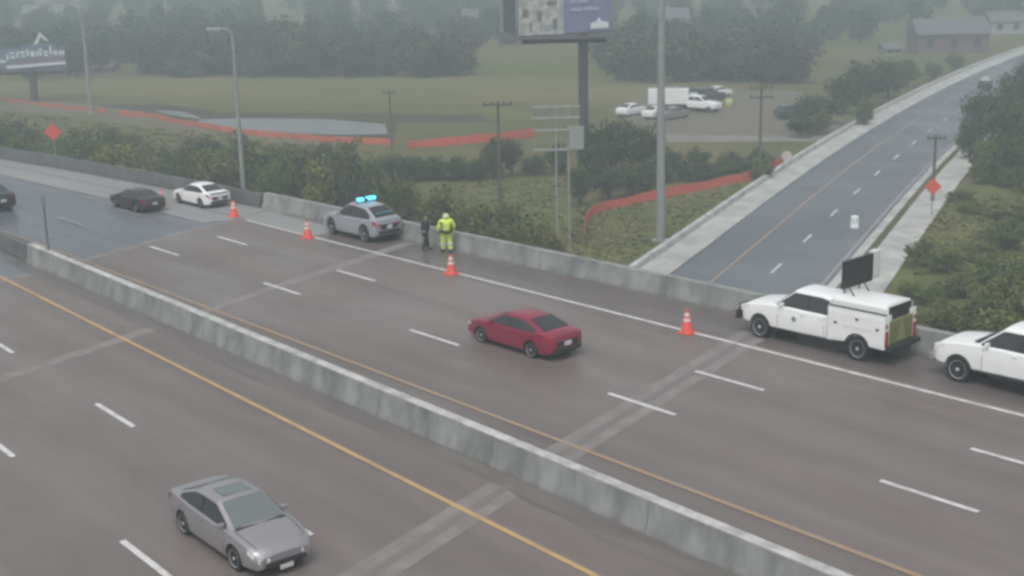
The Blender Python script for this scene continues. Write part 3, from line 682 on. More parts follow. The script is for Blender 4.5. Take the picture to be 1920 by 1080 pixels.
def lower_ring(x, w_, zb, zt):
    h = zt-zb
    half = [(w_*.90, zb), (w_*.985, zb+.07), (w_, zb+.38*h), (w_*.992, zb+.68*h), (w_*.955, zt-.05), (w_*.87, zt-.005), (w_*.45, zt+.02), (0, zt+.028)]
    return [(x, y, z) for y, z in half]+[(x, -y, z) for y, z in reversed(half[:-1])]
def vehicle(name, label, spec, paint_m, pos, rz, glass=glass_m, cat='car', scale=1, group=None, extras=None, plate=True, simple=False):
    t = empty(name, (pos[0], pos[1], pos[2] if len(pos) > 2 else 0), rz); tag(t, label, cat, group); t.scale = (scale,)*3
    W2 = spec['W']/2; low = spec['low']; gh = spec['gh']; wr = spec['wr']
    xs_ = sorted(set([r[0] for r in low]+[low[0][0]+(low[-1][0]-low[0][0])*i/26 for i in range(27)]))
    bm_ = MB().loft([lower_ring(x, interp(x, low, 1)*W2, interp(x, low, 2), interp(x, low, 3)) for x in xs_])
    body = bm_.build('body', paint_m, t, smooth=32)
    axl = [a for a in spec['ax'] if low[0][0]-.3 < a]
    if not simple:
        cut = MB()
        for a in axl:
            for s in (-1, 1): cut.cyl((a, s*(W2-.28), wr), (a, s*(W2+.3), wr), wr*1.19, n=28)
        co = cut.build('cut', black_m)
        md = body.modifiers.new('b', 'BOOLEAN'); md.object = co; md.operation = 'DIFFERENCE'; md.solver = 'EXACT'
        bpy.context.view_layer.update()
        # co lives in world space but body is parented: match
        co.matrix_world = Matrix.Translation(t.location) @ Matrix.Rotation(rz, 4, 'Z') @ Matrix.Scale(scale, 4)
        bpy.context.view_layer.update()
        dg = bpy.context.evaluated_depsgraph_get(); nm = bpy.data.meshes.new_from_object(body.evaluated_get(dg))
        body.modifiers.clear(); old = body.data; body.data = nm; nm.name = 'body'; bpy.data.meshes.remove(old); bpy.data.objects.remove(co)
        nm.materials.clear(); nm.materials.append(paint_m)
        for p_ in nm.polygons: p_.use_smooth = True
        nm.set_sharp_from_angle(angle=radians(32))
        # dark underside and arch liners
        MB().box(((low[0][0]+low[-1][0])/2, 0, interp(0, low, 2)+.03), ((low[-1][0]-low[0][0])*.9, W2*1.5, .12)).build('underside', trim_m, t)
        for a in axl:
            for s in (-1, 1): MB().cyl((a, s*(W2-.30), wr), (a, s*(W2-.262), wr), wr*1.17, n=24).build('arch_liner', trim_m, t)
    # greenhouse
    x0, x1 = gh[0][0], gh[-1][0]
    wb = lambda x: interp(x, low, 1)*W2*.90
    rf = spec['roof']
    def wrf(x):
        k = W2*.70
        if x > rf[1]: return k+(W2*.86-k)*(x-rf[1])/(x1-rf[1])
        if x < rf[0]: return k+(W2*.84-k)*(rf[0]-x)/max(.01, rf[0]-x0)
        return k
    zt = lambda x: interp(x, gh, 1)
    zb = lambda x: interp(x, low, 3)-.03
    def ring(x):
        a, b_, c, d = wb(x), wrf(x), zb(x), max(zt(x), zb(x)+.03)
        half = [(a, c), (b_+(a-b_)*.5, c+(d-.07-c)*.5+.01), (b_, max(d-.07, c+.01)), (b_-.10, d-.012), (b_*.5, d+.012), (0, d+.02)]
        return [(x, y, z) for y, z in half]+[(x, -y, z) for y, z in reversed(half[:-1])]
    gx = sorted(set([x0, x1, rf[0], rf[1]]+[r[0] for r in gh]+[x0+(x1-x0)*i/16 for i in range(17)]))
    MB().loft([ring(x) for x in gx]).build('cabin', paint_m, t, smooth=38)
    def side(x, v, s):
        a, b_, c, d = wb(x), wrf(x), zb(x), max(zt(x), zb(x)+.03)
        y = a+(b_-a)*v; z = c+(max(d-.07, c+.01)-c)*v
        return (x, s*(y+.014), z+.004)
    for s in (-1, 1):
        for (a, b_) in spec['win']:
            P = []
            for v in (.14, .4, .65, .9):
                P.append([side(a+(b_-a)*i/10, v, s) for i in range(11)])
            MB().grid(P).build('side_window', glass_m, t, smooth=60)
    for s in (-1, 1):
        a, b_ = spec['win'][0][0]-.08, spec['win'][-1][1]+.10
        P = []
        for v in (.06, .35, .65, .95):
            P.append([(lambda q: (q[0], q[1]-s*.008, q[2]))(side(a+(b_-a)*i/24, v, s)) for i in range(25)])
        if not simple: MB().grid(P).build('window_trim', trim_m, t, smooth=60)
    def top(x, ty, off=.012):
        return (x, ty*(wrf(x)-.07), max(zt(x), zb(x)+.03)+.016*(1-abs(ty))-.0+off)
    def screen(xa, xb, nm_, wmul=.95):
        nx = 6
        P = [[top(xa+(xb-xa)*i/nx, wmul*j/4) for j in range(-4, 5)] for i in range(nx+1)]
        off = .012
        MB().grid(P).build(nm_, glass, t, smooth=60)
    screen(x1-.06, rf[1]+.10, 'windshield')
    if not spec.get('cabonly'): screen(x0+.10 if spec is not SUV else x0+.06, rf[0]-.06, 'rear_window', .9)
    # wheels
    for a in spec['ax']:
        for s in (-1, 1):
            wo_ = MB().lathe([(wr*.62, -.11), (wr*.94, -.115), (wr, -.09), (wr, .09), (wr*.94, .115), (wr*.62, .11)], 28, Matrix.Rotation(-s*pi/2, 4, 'X')).build('wheel', black_m, t, smooth=35)
            wo_.location = (a, s*(W2-.14), wr)
            if not simple:
                rm = MB(); R_ = Matrix.Rotation(-s*pi/2, 4, 'X')
                rm.lathe([(wr*.66, .06), (wr*.70, .118), (wr*.64, .105), (wr*.60, .085), (wr*.05, .085)], 28, R_)
                for k in range(5):
                    a_ = 2*pi*k/5; M_ = R_ @ Matrix.Rotation(a_, 4, 'Z')
                    vs = [M_ @ Vector(v) for v in ((.03, -.03, .07), (.03, .03, .07), (wr*.58, .045, .08), (wr*.58, -.045, .08), (.03, -.03, .105), (.03, .03, .105), (wr*.58, .04, .11), (wr*.58, -.04, .11))]
                    rm.add(vs, [(0, 3, 2, 1), (4, 5, 6, 7), (0, 1, 5, 4), (1, 2, 6, 5), (2, 3, 7, 6), (3, 0, 4, 7)])
                rm.lathe([(wr*.14, .06), (wr*.14, .118), (wr*.08, .125)], 14, R_)
                rm.build('rim', rim_m, wo_, smooth=30)
    xf = low[-1][0]; xr = low[0][0]; zf = low[-1][3]
    if not simple:
        for s in (-1, 1):
            # headlights / taillights follow the corner: small curved blocks
            hx = [xf-.04, xf-.16, xf-.38]
            P = []
            for x in hx:
                w_ = interp(x, low, 1)*W2
                z_ = interp(x, low, 3)
                P.append([(x+.012, s*(w_*.985+.006), z_-.20), (x+.012, s*(w_*.965+.008), z_-.06)])
            fr = interp(xf-.03, low, 1)*W2
            P.insert(0, [(xf+.012, s*fr*.62, zf-.14), (xf+.012, s*fr*.62, zf-.03)])
            MB().grid(P).build('headlight', lampw_m, t, smooth=50)
            tx = [xr+.02, xr+.09, xr+.30]
            if not spec.get('cabonly'):
                P = [[(xr-.012, s*interp(xr, low, 1)*W2*.62, low[0][3]-.12), (xr-.012, s*interp(xr, low, 1)*W2*.62, low[0][3]+.0)]]
                for x in tx:
                    w_ = interp(x, low, 1)*W2; z_ = interp(x, low, 3)
                    P.append([(x-.012, s*(w_*.985+.008), z_-.22), (x-.012, s*(w_*.965+.01), z_-.06)])
                MB().grid(P).build('taillight', red_m, t, smooth=50)
            # mirrors, handles
            MB().box((x1-.40, s*(W2*.9+.07), zb(x1-.40)+.08), (.12, .22, .12)).build('mirror', paint_m, t, bevel=.03)
            for (a, b_) in spec['win'][-2:]:
                MB().box((a+.14, s*(W2*.985+.01), zb(a)-.10), (.18, .03, .035)).build('door_handle', paint_m, t)
        # bumpers / grille
        MB().box((xf-.0, 0, zf-.24), (.05, W2*1.05, .15)).build('grille', trim_m, t, bevel=.015)
        MB().box((xf-.02, 0, low[-1][2]+.04), (.1, W2*1.25, .1)).build('bumper', trim_m, t, bevel=.02)
        if not spec.get('cabonly'):
            MB().box((xr-.005, 0, low[0][2]+.02), (.08, W2*1.45, .16)).build('bumper', trim_m, t, bevel=.02)
            MB().box((xr-.012, 0, low[0][3]-.13), (.03, 1.05, .22)).build('rear_panel', trim_m, t, bevel=.01)
            if plate: MB().box((xr-.03, 0, low[0][3]-.14), (.02, .34, .17)).build('license_plate', plate_m, t)
        hz_ = []
        if not simple:
            xa_, xb_ = x1+.02, xf-.22
            for s in (-1, 1):
                hz_ = [[], []]
                for i in range(9):
                    x = xa_+(xb_-xa_)*i/8; w_ = interp(x, low, 1)*W2*.80; z_ = interp(x, low, 3)+.012
                    hz_[0].append((x, s*(w_-.007), z_)); hz_[1].append((x, s*(w_+.007), z_))
                MB().grid(hz_).build('bonnet_seam', trim_m, t)
            MB().box((x1-.0, 0, zb(x1)+.045), (.09, W2*1.5, .02)).build('cowl', trim_m, t)
            MB().box((xf+.03, 0, zf-.36), (.02, .36, .12)).build('license_plate', plate_m, t)
        # door seams as thin recessed-looking dark strips
        for (a, b_) in spec['win'][-2:]:
            for s in (-1, 1):
                P = []
                for f_ in (.12, .35, .6, .93):
                    x = b_ if (a, b_) == spec['win'][-1] else (a+.0)
                    w_ = interp(x, low, 1)*W2; z0_, z1_ = interp(x, low, 2), interp(x, low, 3)
                    k = float(np.interp(f_, [0, .08, .38, .68, .94, 1], [.9, .985, 1, .992, .955, .93]))
                    P.append([(x-.008, s*(w_*k+.004), z0_+(z1_-z0_)*f_), (x+.008, s*(w_*k+.004), z0_+(z1_-z0_)*f_)])
                MB().grid(P).build('door_seam', trim_m, t)
    return t
HX = pi   # heading to -X
def heading(x, v): return pi+atan2(hy(x+.5, v)-hy(x-.5, v), 1)
red = vehicle('sedan', 'dark red sedan driving alone in the middle lane of the bridge', SEDAN, p_red, (-37.2, 32.3), heading(-37, 32.5)); red.scale = (1, 1, .94)
sil = vehicle('sedan', 'silver grey sedan with sunroof driving toward the camera at lower left', SEDAN, p_silver, (-29.25, 15.65), atan2(hy(-28, 15.6)-hy(-30, 15.6), 2), glass=glassl_m); sil.scale = (1, 1, .95)
MB().box((-.2, 0, 1.474), (.62, .78, .02)).build('sunroof', glassl_m, sil, bevel=.006)
whc = vehicle('sedan', 'white sedan with dark rear window stopped by the far shoulder barrier', SEDAN, p_white, (-72.5, 38.0), heading(-73, 38.4), scale=.95); whc.scale = (.86, .93, .86)
MB().box((-2.2, 0, 1.0), (.42, 1.3, .05)).build('boot_lid', trim_m, whc, bevel=.01)
drk = vehicle('sedan', 'black sedan with tail lights driving away on the wet asphalt at left', SEDAN, p_black, (-74.1, 34.7), heading(-73, 34.9), scale=.88); drk.scale = (.88, .9, .80)
edge = at(2, 395, 0)
vehicle('sedan', 'dark car cut off by the left edge of the picture', SEDAN, p_black, (edge[0]-1.9, edge[1]-.1), heading(edge[0], 30))
pol = vehicle('police_car', 'grey police vehicle with lit blue roof lights parked against the bridge parapet', POLS, p_pol, (-57.95, 39.4), heading(-59, 39.4), cat='police car', scale=.95); pol.scale = (.95, .97, 1.16)
lb = MB().box((-.45, 0, 1.63), (.28, 1.2, .05)).build('light_bar', trim_m, pol)
for s in (-1, 1): MB().box((-.45, s*.34, 1.70), (.26, .36 if s > 0 else .54, .2)).build('lens', blue_e, lb, bevel=.03)
MB().box((-.45, 0, 1.69), (.22, .14, .10)).build('light_bar_centre', trim_m, lb)
MB().box((-1.98, 0, 1.26), (.03, 1.0, .12), ry=-1.1).build('rear_reflection_strip', mat('dim_blue_reflection', (.1, .3, .4), .3, emit=(.1, .5, .7), estr=.2), pol)  # rear window's blue reflection, put in as a dim glowing strip

# utility truck
TX, TY = -29.42, 40.33
trk = vehicle('utility_truck', 'white utility truck with raised dark message board and striped tailgate, parked on the shoulder', TRUCK, p_white, (TX, TY), heading(TX, 40.4), cat='truck')
def utility_body(t):
    sb = MB()
    zt_ = 1.78; x0, x1 = -3.2, -.78; wr = .43
    for s in (-1, 1):
        y0, y1 = s*1.06, s*.62
        n = 13; prof = [(x1, .56), (x1, zt_), (x0, zt_), (x0, .62), (-2.63, .62)]
        arch = [(-2.05+cos(pi-a)*.56, .43+sin(a)*.56) for a in [.35+i*(pi-.7)/8 for i in range(9)]]
        prof = [(x1, .56), (x1, zt_), (x0, zt_), (x0, .60)]+[(a, max(b, .58)) for a, b in arch]
        k = len(prof)
        sb.add([(a, y0, b) for a, b in prof]+[(a, y1, b) for a, b in prof], [tuple(range(k)), tuple(range(2*k-1, k-1, -1))]+[(i, (i+1) % k, k+(i+1) % k, k+i) for i in range(k)])
    o = sb.build('service_body', p_white, t, bevel=.012)
    MB().box((-1.99, 0, .78), (2.40, 1.24, .1)).build('bed_floor', p_white, t)
    # canopy
    rings = []
    for x in (-3.14, -3.08, -2, -.86, -.82):
        k = .94 if x in (-3.14, -.82) else 1
        half = [(.86, 1.70), (.86, 1.98*1), (.80, 2.08*k+.0), (.5, 2.13*k), (0, 2.15*k)]
        rings.append([(x, y, z) for y, z in half]+[(x, -y, z) for y, z in reversed(half[:-1])])
    MB().loft(rings).build('canopy', p_white, t, smooth=30)
    for s in (-1, 1):
        MB().box((-2.0, s*.955, 1.795), (2.36, .17, .03)).build('side_rail', mat('dark_rail', (.05, .06, .065), .5), t)
        for i, (a, b, z0_, z1_) in enumerate([(-.84, -1.42, .66, 1.66), (-1.46, -2.62, 1.16, 1.66), (-2.66, -3.15, .72, 1.66)]):
            d = MB().box(((a+b)/2, s*1.068, (z0_+z1_)/2), (abs(a-b)-.03, .02, z1_-z0_-.03)).build('compartment_door', p_white, t, bevel=.004)
            MB().box(((a+b)/2, s*1.085, (z0_+z1_)/2+.08), (.12, .02, .07)).build('latch', trim_m, d)
        MB().box((-3.22, s*.96, .98), (.05, .16, .52)).build('taillight', red_m, t, bevel=.01)
        MB().box((-3.21, s*.96, 1.42), (.03, .1, .14)).build('marker_lamp', red_m, t)
    tg = MB().box((-3.21, 0, 1.17), (.06, 1.56, .82)).build('tailgate', mat('chevron_yellow', (.30, .32, .11), .6), t, bevel=.008)
    ch = MB()
    for i in range(4):
        for s in (-1, 1):
            a = .06+i*.19
            ch.add([(-3.244, s*a, 1.53), (-3.244, s*(a+.09), 1.53), (-3.244, min(.76, a+.42)*s, .80+max(0, a+.42-.76)*1.9), (-3.244, min(.76, a+.33)*s, .80+max(0, a+.33-.76)*1.9)], [(0, 1, 2, 3)])
    ch.build('chevron_stripes', mat('chevron_dark', (.11, .10, .05), .6), tg)
    MB().box((-3.16, 0, 1.82), (.04, 1.5, .44)).build('rear_hatch_window', trim_m, t, bevel=.01)
    MB().box((-3.33, 0, .66), (.3, 2.0, .16)).build('rear_bumper', trim_m, t, bevel=.02)
    MB().box((-2.1, 0, .5), (2.6, .9, .24)).build('chassis', trim_m, t)
    # push bumper at the front
    MB().box((3.42, 0, .72), (.2, 2.0, .34)).build('front_bumper', trim_m, t, bevel=.04)
    gb = MB(); 
    for s in (-1, 1): gb.tube([(3.46, s*.5, .5), (3.54, s*.5, .9), (3.46, s*.5, 1.08)], .04)
    for z in (.78, .92, 1.05): gb.cyl((3.5, -.8, z), (3.5, .8, z), .035)
    gb.build('grille_guard', trim_m, t, smooth=40)
    for s in (-1, 1): MB().box((3.25, s*.78, 1.0), (.1, .3, .24)).build('headlamp', lampw_m, t, bevel=.02)
    # door marks
    for s in (-1, 1): MB().cyl((.75, s*1.018, 1.0), (.75, s*1.03, 1.0), .10, n=20).build('door_emblem', mat('emblem_blue', (.25, .30, .38), .5), t)
    fr = MB()
    for s in (-1, 1):
        fr.cyl((-.97, s*.5-.2, 2.1), (-.97, s*.5-.2, 3.05), .035); fr.cyl((-1.55, s*.5, 2.1), (-1.05, s*.5, 2.7), .025)
    fr.cyl((-1.0, -.5, 2.32), (-1.0, .5, 2.32), .03)
    fr.build('board_mast', trim_m, t, smooth=40)
    bd = MB().box((-1.06, -.40, 2.80), (.12, 1.95, 1.0), rz=0).build('message_board', mat('board_black', (.028, .031, .036), .35), t, bevel=.015)
    MB().box((-1.02, -1.60, 2.86), (.26, .40, 1.02)).build('control_box', mat('pale_box', (.62, .68, .64), .5), t, bevel=.02)
utility_body(trk); trk.scale = (.965, .96, 1.03)
# second pickup
pk = vehicle('pickup_truck', 'white pickup truck partly out of frame behind the utility truck', TRUCK, p_white, (-21.35, 40.95), heading(-20, 41), cat='truck'); pk.scale = (1, 1, 1.05)
def pickup_bed(t):
    x0, x1 = -3.2, -.78; b_ = MB()
    for s in (-1, 1):
        arch = [(-2.05+cos(pi-a)*.54, .43+sin(a)*.54) for a in [.35+i*(pi-.7)/8 for i in range(9)]]
        prof = [(x1, .56), (x1, 1.38), (x0, 1.38), (x0, .60)]+[(a, max(b, .58)) for a, b in arch]; k = len(prof)
        b_.add([(a, s*1.02, b) for a, b in prof]+[(a, s*.92, b) for a, b in prof], [tuple(range(k)), tuple(range(2*k-1, k-1, -1))]+[(i, (i+1) % k, k+(i+1) % k, k+i) for i in range(k)])
    b_.box((x0+.04, 0, 1.0), (.08, 1.84, .78)); b_.box((-2, 0, .78), (2.4, 1.84, .08)); b_.box((x1-.04, 0, 1.05), (.06, 1.84, .6))
    b_.build('bed', p_white, t, bevel=.01)
    MB().box((3.36, 0, .66), (.2, 1.98, .26)).build('front_bumper', mat('chrome', (.5, .5, .5), .25, metal=.9), t, bevel=.04)
    for s in (-1, 1):
        MB().box((3.22, s*.80, 1.0), (.12, .28, .24)).build('headlamp', lampw_m, t, bevel=.02)
        MB().box((-3.22, s*.95, 1.1), (.05, .14, .4)).build('taillight', red_m, t)
        MB().box((-.0, s*1.0, .46), (2.4, .14, .05)).build('running_board', trim_m, t)
    wp = MB()
    for s in (-.5, .25): wp.cyl((1.82, s, 1.42), (1.66, s+.5, 1.50), .014, n=6)
    wp.box((1.84, 0, 1.405), (.16, 1.5, .03)); wp.build('wiper_cowl', trim_m, t)
pickup_bed(pk)
# vehicles at the dirt lot and on the road
def lot(px, py, spec, pm, label, rz, cat='car', scale=1, name='parked_car'):
    p = at(px, py, ZG+.03); return vehicle(name, label, spec, pm, (p[0], p[1], ZG+.035), rz, cat=cat, scale=scale, simple=True)
rl_ = atan2(CR[1], CR[0])
def box_truck(px, py, label, ln=6.6):
    p = at(px, py, ZG); t = empty('box_truck', (p[0], p[1], ZG+.035), rl_-.15); tag(t, label, 'truck')
    MB().box((-1.2, 0, 1.95), (ln*.74, 2.3, 2.2)).build('cargo_box', p_white, t, bevel=.05)
    MB().loft([[(x, y, z) for y, z in ((-1, .6), (1, .6), (1, h_), (-1, h_))] for x, h_ in ((1.35, 2.3), (2.2, 2.35), (2.7, 1.6), (3.4, 1.4), (3.5, .9))]).build('cab', p_white, t, bevel=.05)
    MB().box((2.1, 0, 1.85), (.7, 2.02, .55)).build('side_window', glass_m, t)
    for a in (-2.5, 2.6):
        for s in (-1, 1): MB().cyl((a, s*.75, .45), (a, s*1.08, .45), .45, n=18).build('wheel', black_m, t, smooth=30)
    MB().box((-.4, 0, .62), (6.2, 1.8, .3)).build('chassis', trim_m, t)
    return t
bt_ = box_truck(1272, 205, 'white box truck parked in the dirt lot behind the tallest light pole')
lot(1305, 208, TRUCK, p_white, 'white pickup nosed against the box truck in the dirt lot', rl_-.7, 'pickup', name='parked_pickup')
lot(1328, 188, SUV, p_dark, 'dark SUV parked right of the box truck', rl_+.5)
lot(1288, 186, SUV, p_dark, 'dark car half hidden behind the box truck', rl_)
lot(1345, 181, SEDAN, p_white, 'small white car behind the dark SUV', rl_+.7)
lot(1232, 220, SEDAN, p_white, 'white car in front of the box truck beside the light pole', rl_+.9)
lot(1262, 222, SEDAN, p_silver, 'silver car at the front of the dirt lot, right of the light pole', rl_+.8)
lot(1184, 215, SEDAN, p_white, 'white car partly hidden by dark trees left of the light pole', rl_+.9)
lot(1490, 222, SUV, p_dark, 'dark SUV parked at the right end of the dirt lot', rl_+.3)
s_ = atan2(D[1], D[0]); 
p = at(1846, 164, ZG); vehicle('distant_car', 'small dark car driving far up the crossing road', SUV, p_dark, (p[0], p[1], ZG+.05), s_+.12, simple=True)
bt_.scale = (1.05, 1, .86)
# yellow drum
p = at(1367, 200, ZG); t = empty('yellow_barrel', p); tag(t, 'small yellow green barrel standing alone in the dirt lot', 'barrel')
MB().lathe([(.45, 0), (.5, .1), (.48, .9), (.42, 1.0)], 20).build('shell', mat('dull_yellow', (.5, .52, .15), .6), t, smooth=40); MB().lathe([(.5, .55), (.52, .56), (.52, .68), (.5, .69)], 20).build('band', refl_m, t, smooth=40)

# ------------------------------------------------------------------ traffic cones
cone_o = mat('cone_orange', (.70, .09, .065), .6); cone_w = mat('cone_band', (.7, .62, .58), .4)
def cone(px, py, label, h=.92):
    p = at(px, py, 0); t = empty('traffic_cone', (p[0], p[1], .002), random.uniform(0, 1)); tag(t, label, 'traffic cone', 'cones along the closed shoulder')
    MB().lathe([(.16, .03), (.15, .05), (.035, h), (.028, h+.005)], 24).build('cone_body', cone_o, t, smooth=40)
    MB().box((0, 0, .02), (.36, .36, .04)).build('base', cone_o, t, bevel=.008)
    r = lambda z: .15+(.035-.15)*(z-.05)/(h-.05)+.003
    for z0_, z1_ in ((h*.52, h*.64), (h*.74, h*.88)): MB().lathe([(r(z0_), z0_), (r(z1_), z1_)], 24).build('reflective_band', cone_w, t, smooth=40)
    t.scale = (1.6, 1.6, 1.0)
cone(1288, 624, 'orange cone nearest the white utility truck')
cone(846, 514, 'orange cone right in front of the person in yellow')
cone(577, 446, 'orange cone left of the grey police vehicle')
cone(439, 406, 'orange cone behind the white sedan, below the lamp post')
cone(303, 384, 'orange cone just beyond the black sedan')

# ------------------------------------------------------------------ people
def skin_body(name, verts, edges, rad, m_, parent, sub=2, root=0):
    me = bpy.data.meshes.new(name); me.from_pydata(verts, edges, []); o = bpy.data.objects.new(name, me); COL.objects.link(o)
    sk = o.modifiers.new('s', 'SKIN'); sv = me.skin_vertices[0].data if me.skin_vertices else None
    if sv is None:
        bpy.context.view_layer.objects.active = o; o.select_set(True)
        bm = bmesh.new(); bm.from_mesh(me); bm.verts.layers.skin.verify(); bm.to_mesh(me); bm.free(); sv = me.skin_vertices[0].data
    for i, r in enumerate(rad): sv[i].radius = r if isinstance(r, tuple) else (r, r)
    sv[root].use_root = True
    ss = o.modifiers.new('u', 'SUBSURF'); ss.levels = sub; ss.render_levels = sub
    bpy.context.view_layer.update()
    dg = bpy.context.evaluated_depsgraph_get(); nm = bpy.data.meshes.new_from_object(o.evaluated_get(dg)); bpy.data.objects.remove(o)
    for p_ in nm.polygons: p_.use_smooth = True
    nm.materials.clear(); nm.materials.append(m_)
    o = bpy.data.objects.new(name, nm); COL.objects.link(o); o.parent = parent; return o
def person(pos, rz, label, m_top, m_leg, m_head, hi=False, stride=.1, k=1.0, fat=1.0):
    t = empty('person', pos, rz); tag(t, label, 'person'); t.scale = (k*fat, k*fat, k)
    # body (skin): head, neck, arms, hands; facing +x
    V = [(0, 0, .95), (0, 0, 1.12), (0, 0, 1.36), (.0, 0, 1.47), (.01, 0, 1.54), (.02, 0, 1.63), (.02, 0, 1.74)]
    E_ = [(0, 1), (1, 2), (2, 3), (3, 4), (4, 5), (5, 6)]; Rr = [(.15, .11), (.135, .10), (.15, .11), .06, .055, (.085, .1), (.07, .085)]
    for s in (-1, 1):
        b_ = len(V); V += [(0, s*.17, 1.42), (-.02, s*.25, 1.16), (.09, s*.27, .95), (.13, s*.265, .87)]
        E_ += [(2, b_), (b_, b_+1), (b_+1, b_+2), (b_+2, b_+3)]; Rr += [.055, .045, .034, (.022, .036)]
        h0 = len(V)-1
        for f_, (dy, ln) in enumerate(((-.03, .07), (-.01, .085), (.01, .08), (.028, .065))):
            i0 = len(V); V += [(.15, s*.265+dy, .83), (.155, s*.265+dy, .83-ln*.6)]; E_ += [(h0, i0), (i0, i0+1)]; Rr += [.010, .008]
        i0 = len(V); V += [(.18, s*.24, .86)]; E_ += [(h0, i0)]; Rr += [.011]
    for s in (-1, 1):
        b_ = len(V); V += [(0, s*.09, .88), (.02+s*stride*.3, s*.1, .5), (-.02+s*stride, s*.11, .09), (.12+s*stride, s*.12, .045)]
        E_ += [(0, b_), (b_, b_+1), (b_+1, b_+2), (b_+2, b_+3)]; Rr += [.09, .06, .045, (.045, .03)]
    skin_body('body', V, E_, Rr, m_head, t, 2)
    # face details
    hd = MB()
    for s in (-1, 1): hd.box((.105, s*.032, 1.67), (.012, .02, .01))
    hd.build('eyes', trim_m, t)
    # jacket
    V = [(0, 0, .93), (0, 0, 1.10), (0, 0, 1.30), (0, 0, 1.44), (0, 0, 1.50)]; E_ = [(0, 1), (1, 2), (2, 3), (3, 4)]; Rr = [(.205, .15), (.20, .15), (.215, .16), (.16, .12), (.09, .09)]
    for s in (-1, 1):
        b_ = len(V); V += [(0, s*.19, 1.41), (-.02, s*.275, 1.16), (.085, s*.28, .96)]; E_ += [(3, b_), (b_, b_+1), (b_+1, b_+2)]; Rr += [.085, .075, .06]
    skin_body('jacket', V, E_, Rr, m_top, t, 2)
    V = [(0, 0, .95)]; E_ = []; Rr = [(.175, .13)]
    for s in (-1, 1):
        b_ = len(V); V += [(0, s*.1, .84), (.02+s*stride*.3, s*.105, .5), (-.02+s*stride, s*.115, .14)]; E_ += [(0, b_), (b_, b_+1), (b_+1, b_+2)]; Rr += [.115, .09, .075]
    skin_body('trousers', V, E_, Rr, m_leg, t, 2)
    for s in (-1, 1):
        V = [(-.02+s*stride, s*.115, .17), (-.02+s*stride, s*.115, .07), (.07+s*stride, s*.12, .05), (.15+s*stride, s*.122, .04)]
        skin_body('boot', V, [(0, 1), (1, 2), (2, 3)], [.062, .058, (.05, .045), (.045, .035)], boot_m, t, 1)
    return t
pp = at(838, 474, 0)
pe = person((pp[0], pp[1], 0), YAW+pi/2+.35, 'person in yellow hi-vis jacket and trousers with pale hood standing by the parapet', hiv_m, hiv_m, skin_m, k=1.14, fat=1.22)
skin_body('hood', [(-.02, 0, 1.47), (-.02, 0, 1.60), (-.01, 0, 1.72)], [(0, 1), (1, 2)], [(.12, .12), (.115, .125), (.10, .11)], hivh_m, pe, 2)
MB().lathe([(.222, .90), (.232, .92), (.232, .975), (.222, .99)], 24).build('waist_strap', mat('dark_strap', (.04, .05, .02), .7), pe, smooth=40)
for s in (-1, 1): 
    o = MB().lathe([(.100, .0), (.104, .01), (.104, .06), (.100, .07)], 18).build('reflective_band', refl_m, pe, smooth=40); o.location = (.0+s*.06, s*.112, .36)
pp = at(799, 470, 0)
po = person((pp[0], pp[1], 0), YAW+.1, 'person in dark uniform standing between the police vehicle and the yellow worker', navy_m, navy_m, skin_m, stride=.12, k=1.02, fat=1.1)
skin_body('cap', [(0, 0, 1.70), (.0, 0, 1.78)], [(0, 1)], [(.105, .115), (.09, .1)], navy_m, po, 2)

# ------------------------------------------------------------------ labels that single out each plant
def proj(P):
    d = np.array([P[0], P[1], P[2]-H]); z = float(d@fw); return 960+F*float(d@CR)/z
ORD = ['leftmost', 'second from left', 'third from left', 'fourth from left', 'fifth from left', 'sixth from left', 'seventh from left', 'eighth from left', 'ninth from left', 'tenth from left', 'eleventh from left', 'twelfth from left', 'thirteenth from left', 'fourteenth from left', 'fifteenth from left', 'sixteenth from left']
ZONE = [(70, 'near the left edge'), (190, 'by the orange diamond sign'), (330, 'beyond the black sedan'), (440, 'beyond the white sedan'), (600, 'between lamp post and police vehicle'), (780, 'beyond the police vehicle'), (900, 'beyond the standing people'), (1000, 'around the single crossarm pole'), (1110, 'under the open sign frame'), (1250, 'around the tallest light pole'), (1400, 'by the two crossarm pole'), (1600, 'past the two crossarm pole'), (1790, 'right of the red diamond sign'), (1870, 'above the utility truck tail'), (3000, 'at the right edge')]
ZF = [(200, 'above the left billboard'), (420, 'between the left billboard and the curved lamp'), (700, 'above the pond'), (950, 'left of the tall billboard'), (1230, 'behind the tall billboard'), (1500, 'above the dirt lot'), (3000, 'beyond the crossing road')]
buckets = {}
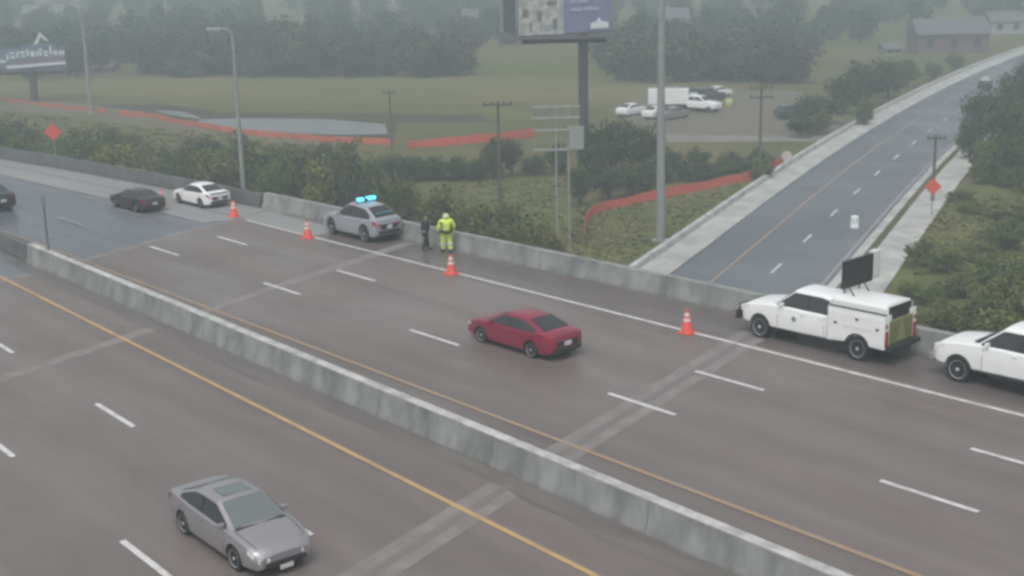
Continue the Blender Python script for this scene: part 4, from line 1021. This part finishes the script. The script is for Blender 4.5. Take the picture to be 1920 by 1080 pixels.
for o in list(COL.objects):
    if o.parent is None and o.get('category') in ('shrub', 'tree') and o.get('group'):
        x = proj(o.location)
        far = o['group'].startswith('distant')
        zn = next(n for l, n in (ZF if far else ZONE) if x < l)
        if far:
            dist = Vector((o.location[0], o.location[1])).length
            rw = 'front' if dist < 270 else ('middle' if dist < 420 else 'back')
            o['label'] = 'hazy tree, %s of the distant woods, %s' % (rw, zn); o['group'] = 'distant trees, %s %s' % (rw, zn)
        else: buckets.setdefault((o['label'], zn), []).append((x, o))
for (lb_, zn), L_ in buckets.items():
    L_.sort(key=lambda q: q[0])
    for i, (x, o) in enumerate(L_):
        base = lb_
        for a_, b_ in ((' near the tall billboard post', ''), (' behind the far concrete barrier', ' behind the far barrier'), (' bushy', ''), ('dark green', 'dark'), ('mid green', 'green'), ('yellowish green', 'yellowish'), ('yellow green', 'yellowish'), (' on the lower slope behind the barrier', ' on the lower slope'), ('bushy tree between the dirt lot and the crossing road', 'tree between lot and crossing road'), ('green shrub on the verge right of the crossing road', 'shrub on the right verge'), ('shrub behind the orange fence left of the crossing road', 'shrub behind the orange fence'), ('large dark tree on the right side of the crossing road', 'large tree right of crossing road'), ('tree between the dirt lot and the crossing road', 'tree between lot and crossing road')): base = base.replace(a_, b_)
        o['label'] = base+', '+(zn if len(L_) == 1 else ORD[i]+' '+zn)
        if len(o['label'].split()) > 16: print('LONG', len(o['label'].split()), o['label'])

# ------------------------------------------------------------------ haze
hm_ = bpy.data.materials.new('haze_air'); hm_.use_nodes = True; N = hm_.node_tree.nodes; N.clear()
pv = N.new('ShaderNodeVolumePrincipled'); pv.inputs['Color'].default_value = (.76, .88, .945, 1); pv.inputs['Density'].default_value = 0.0023; pv.inputs['Anisotropy'].default_value = 0.2
mo = N.new('ShaderNodeOutputMaterial'); hm_.node_tree.links.new(pv.outputs[0], mo.inputs['Volume'])
hz = MB().box((-50, 550, 15.5), (3000, 2000, 47)).build('haze', hm_); tag(hz, kind='stuff')
bpy.context.view_layer.update()
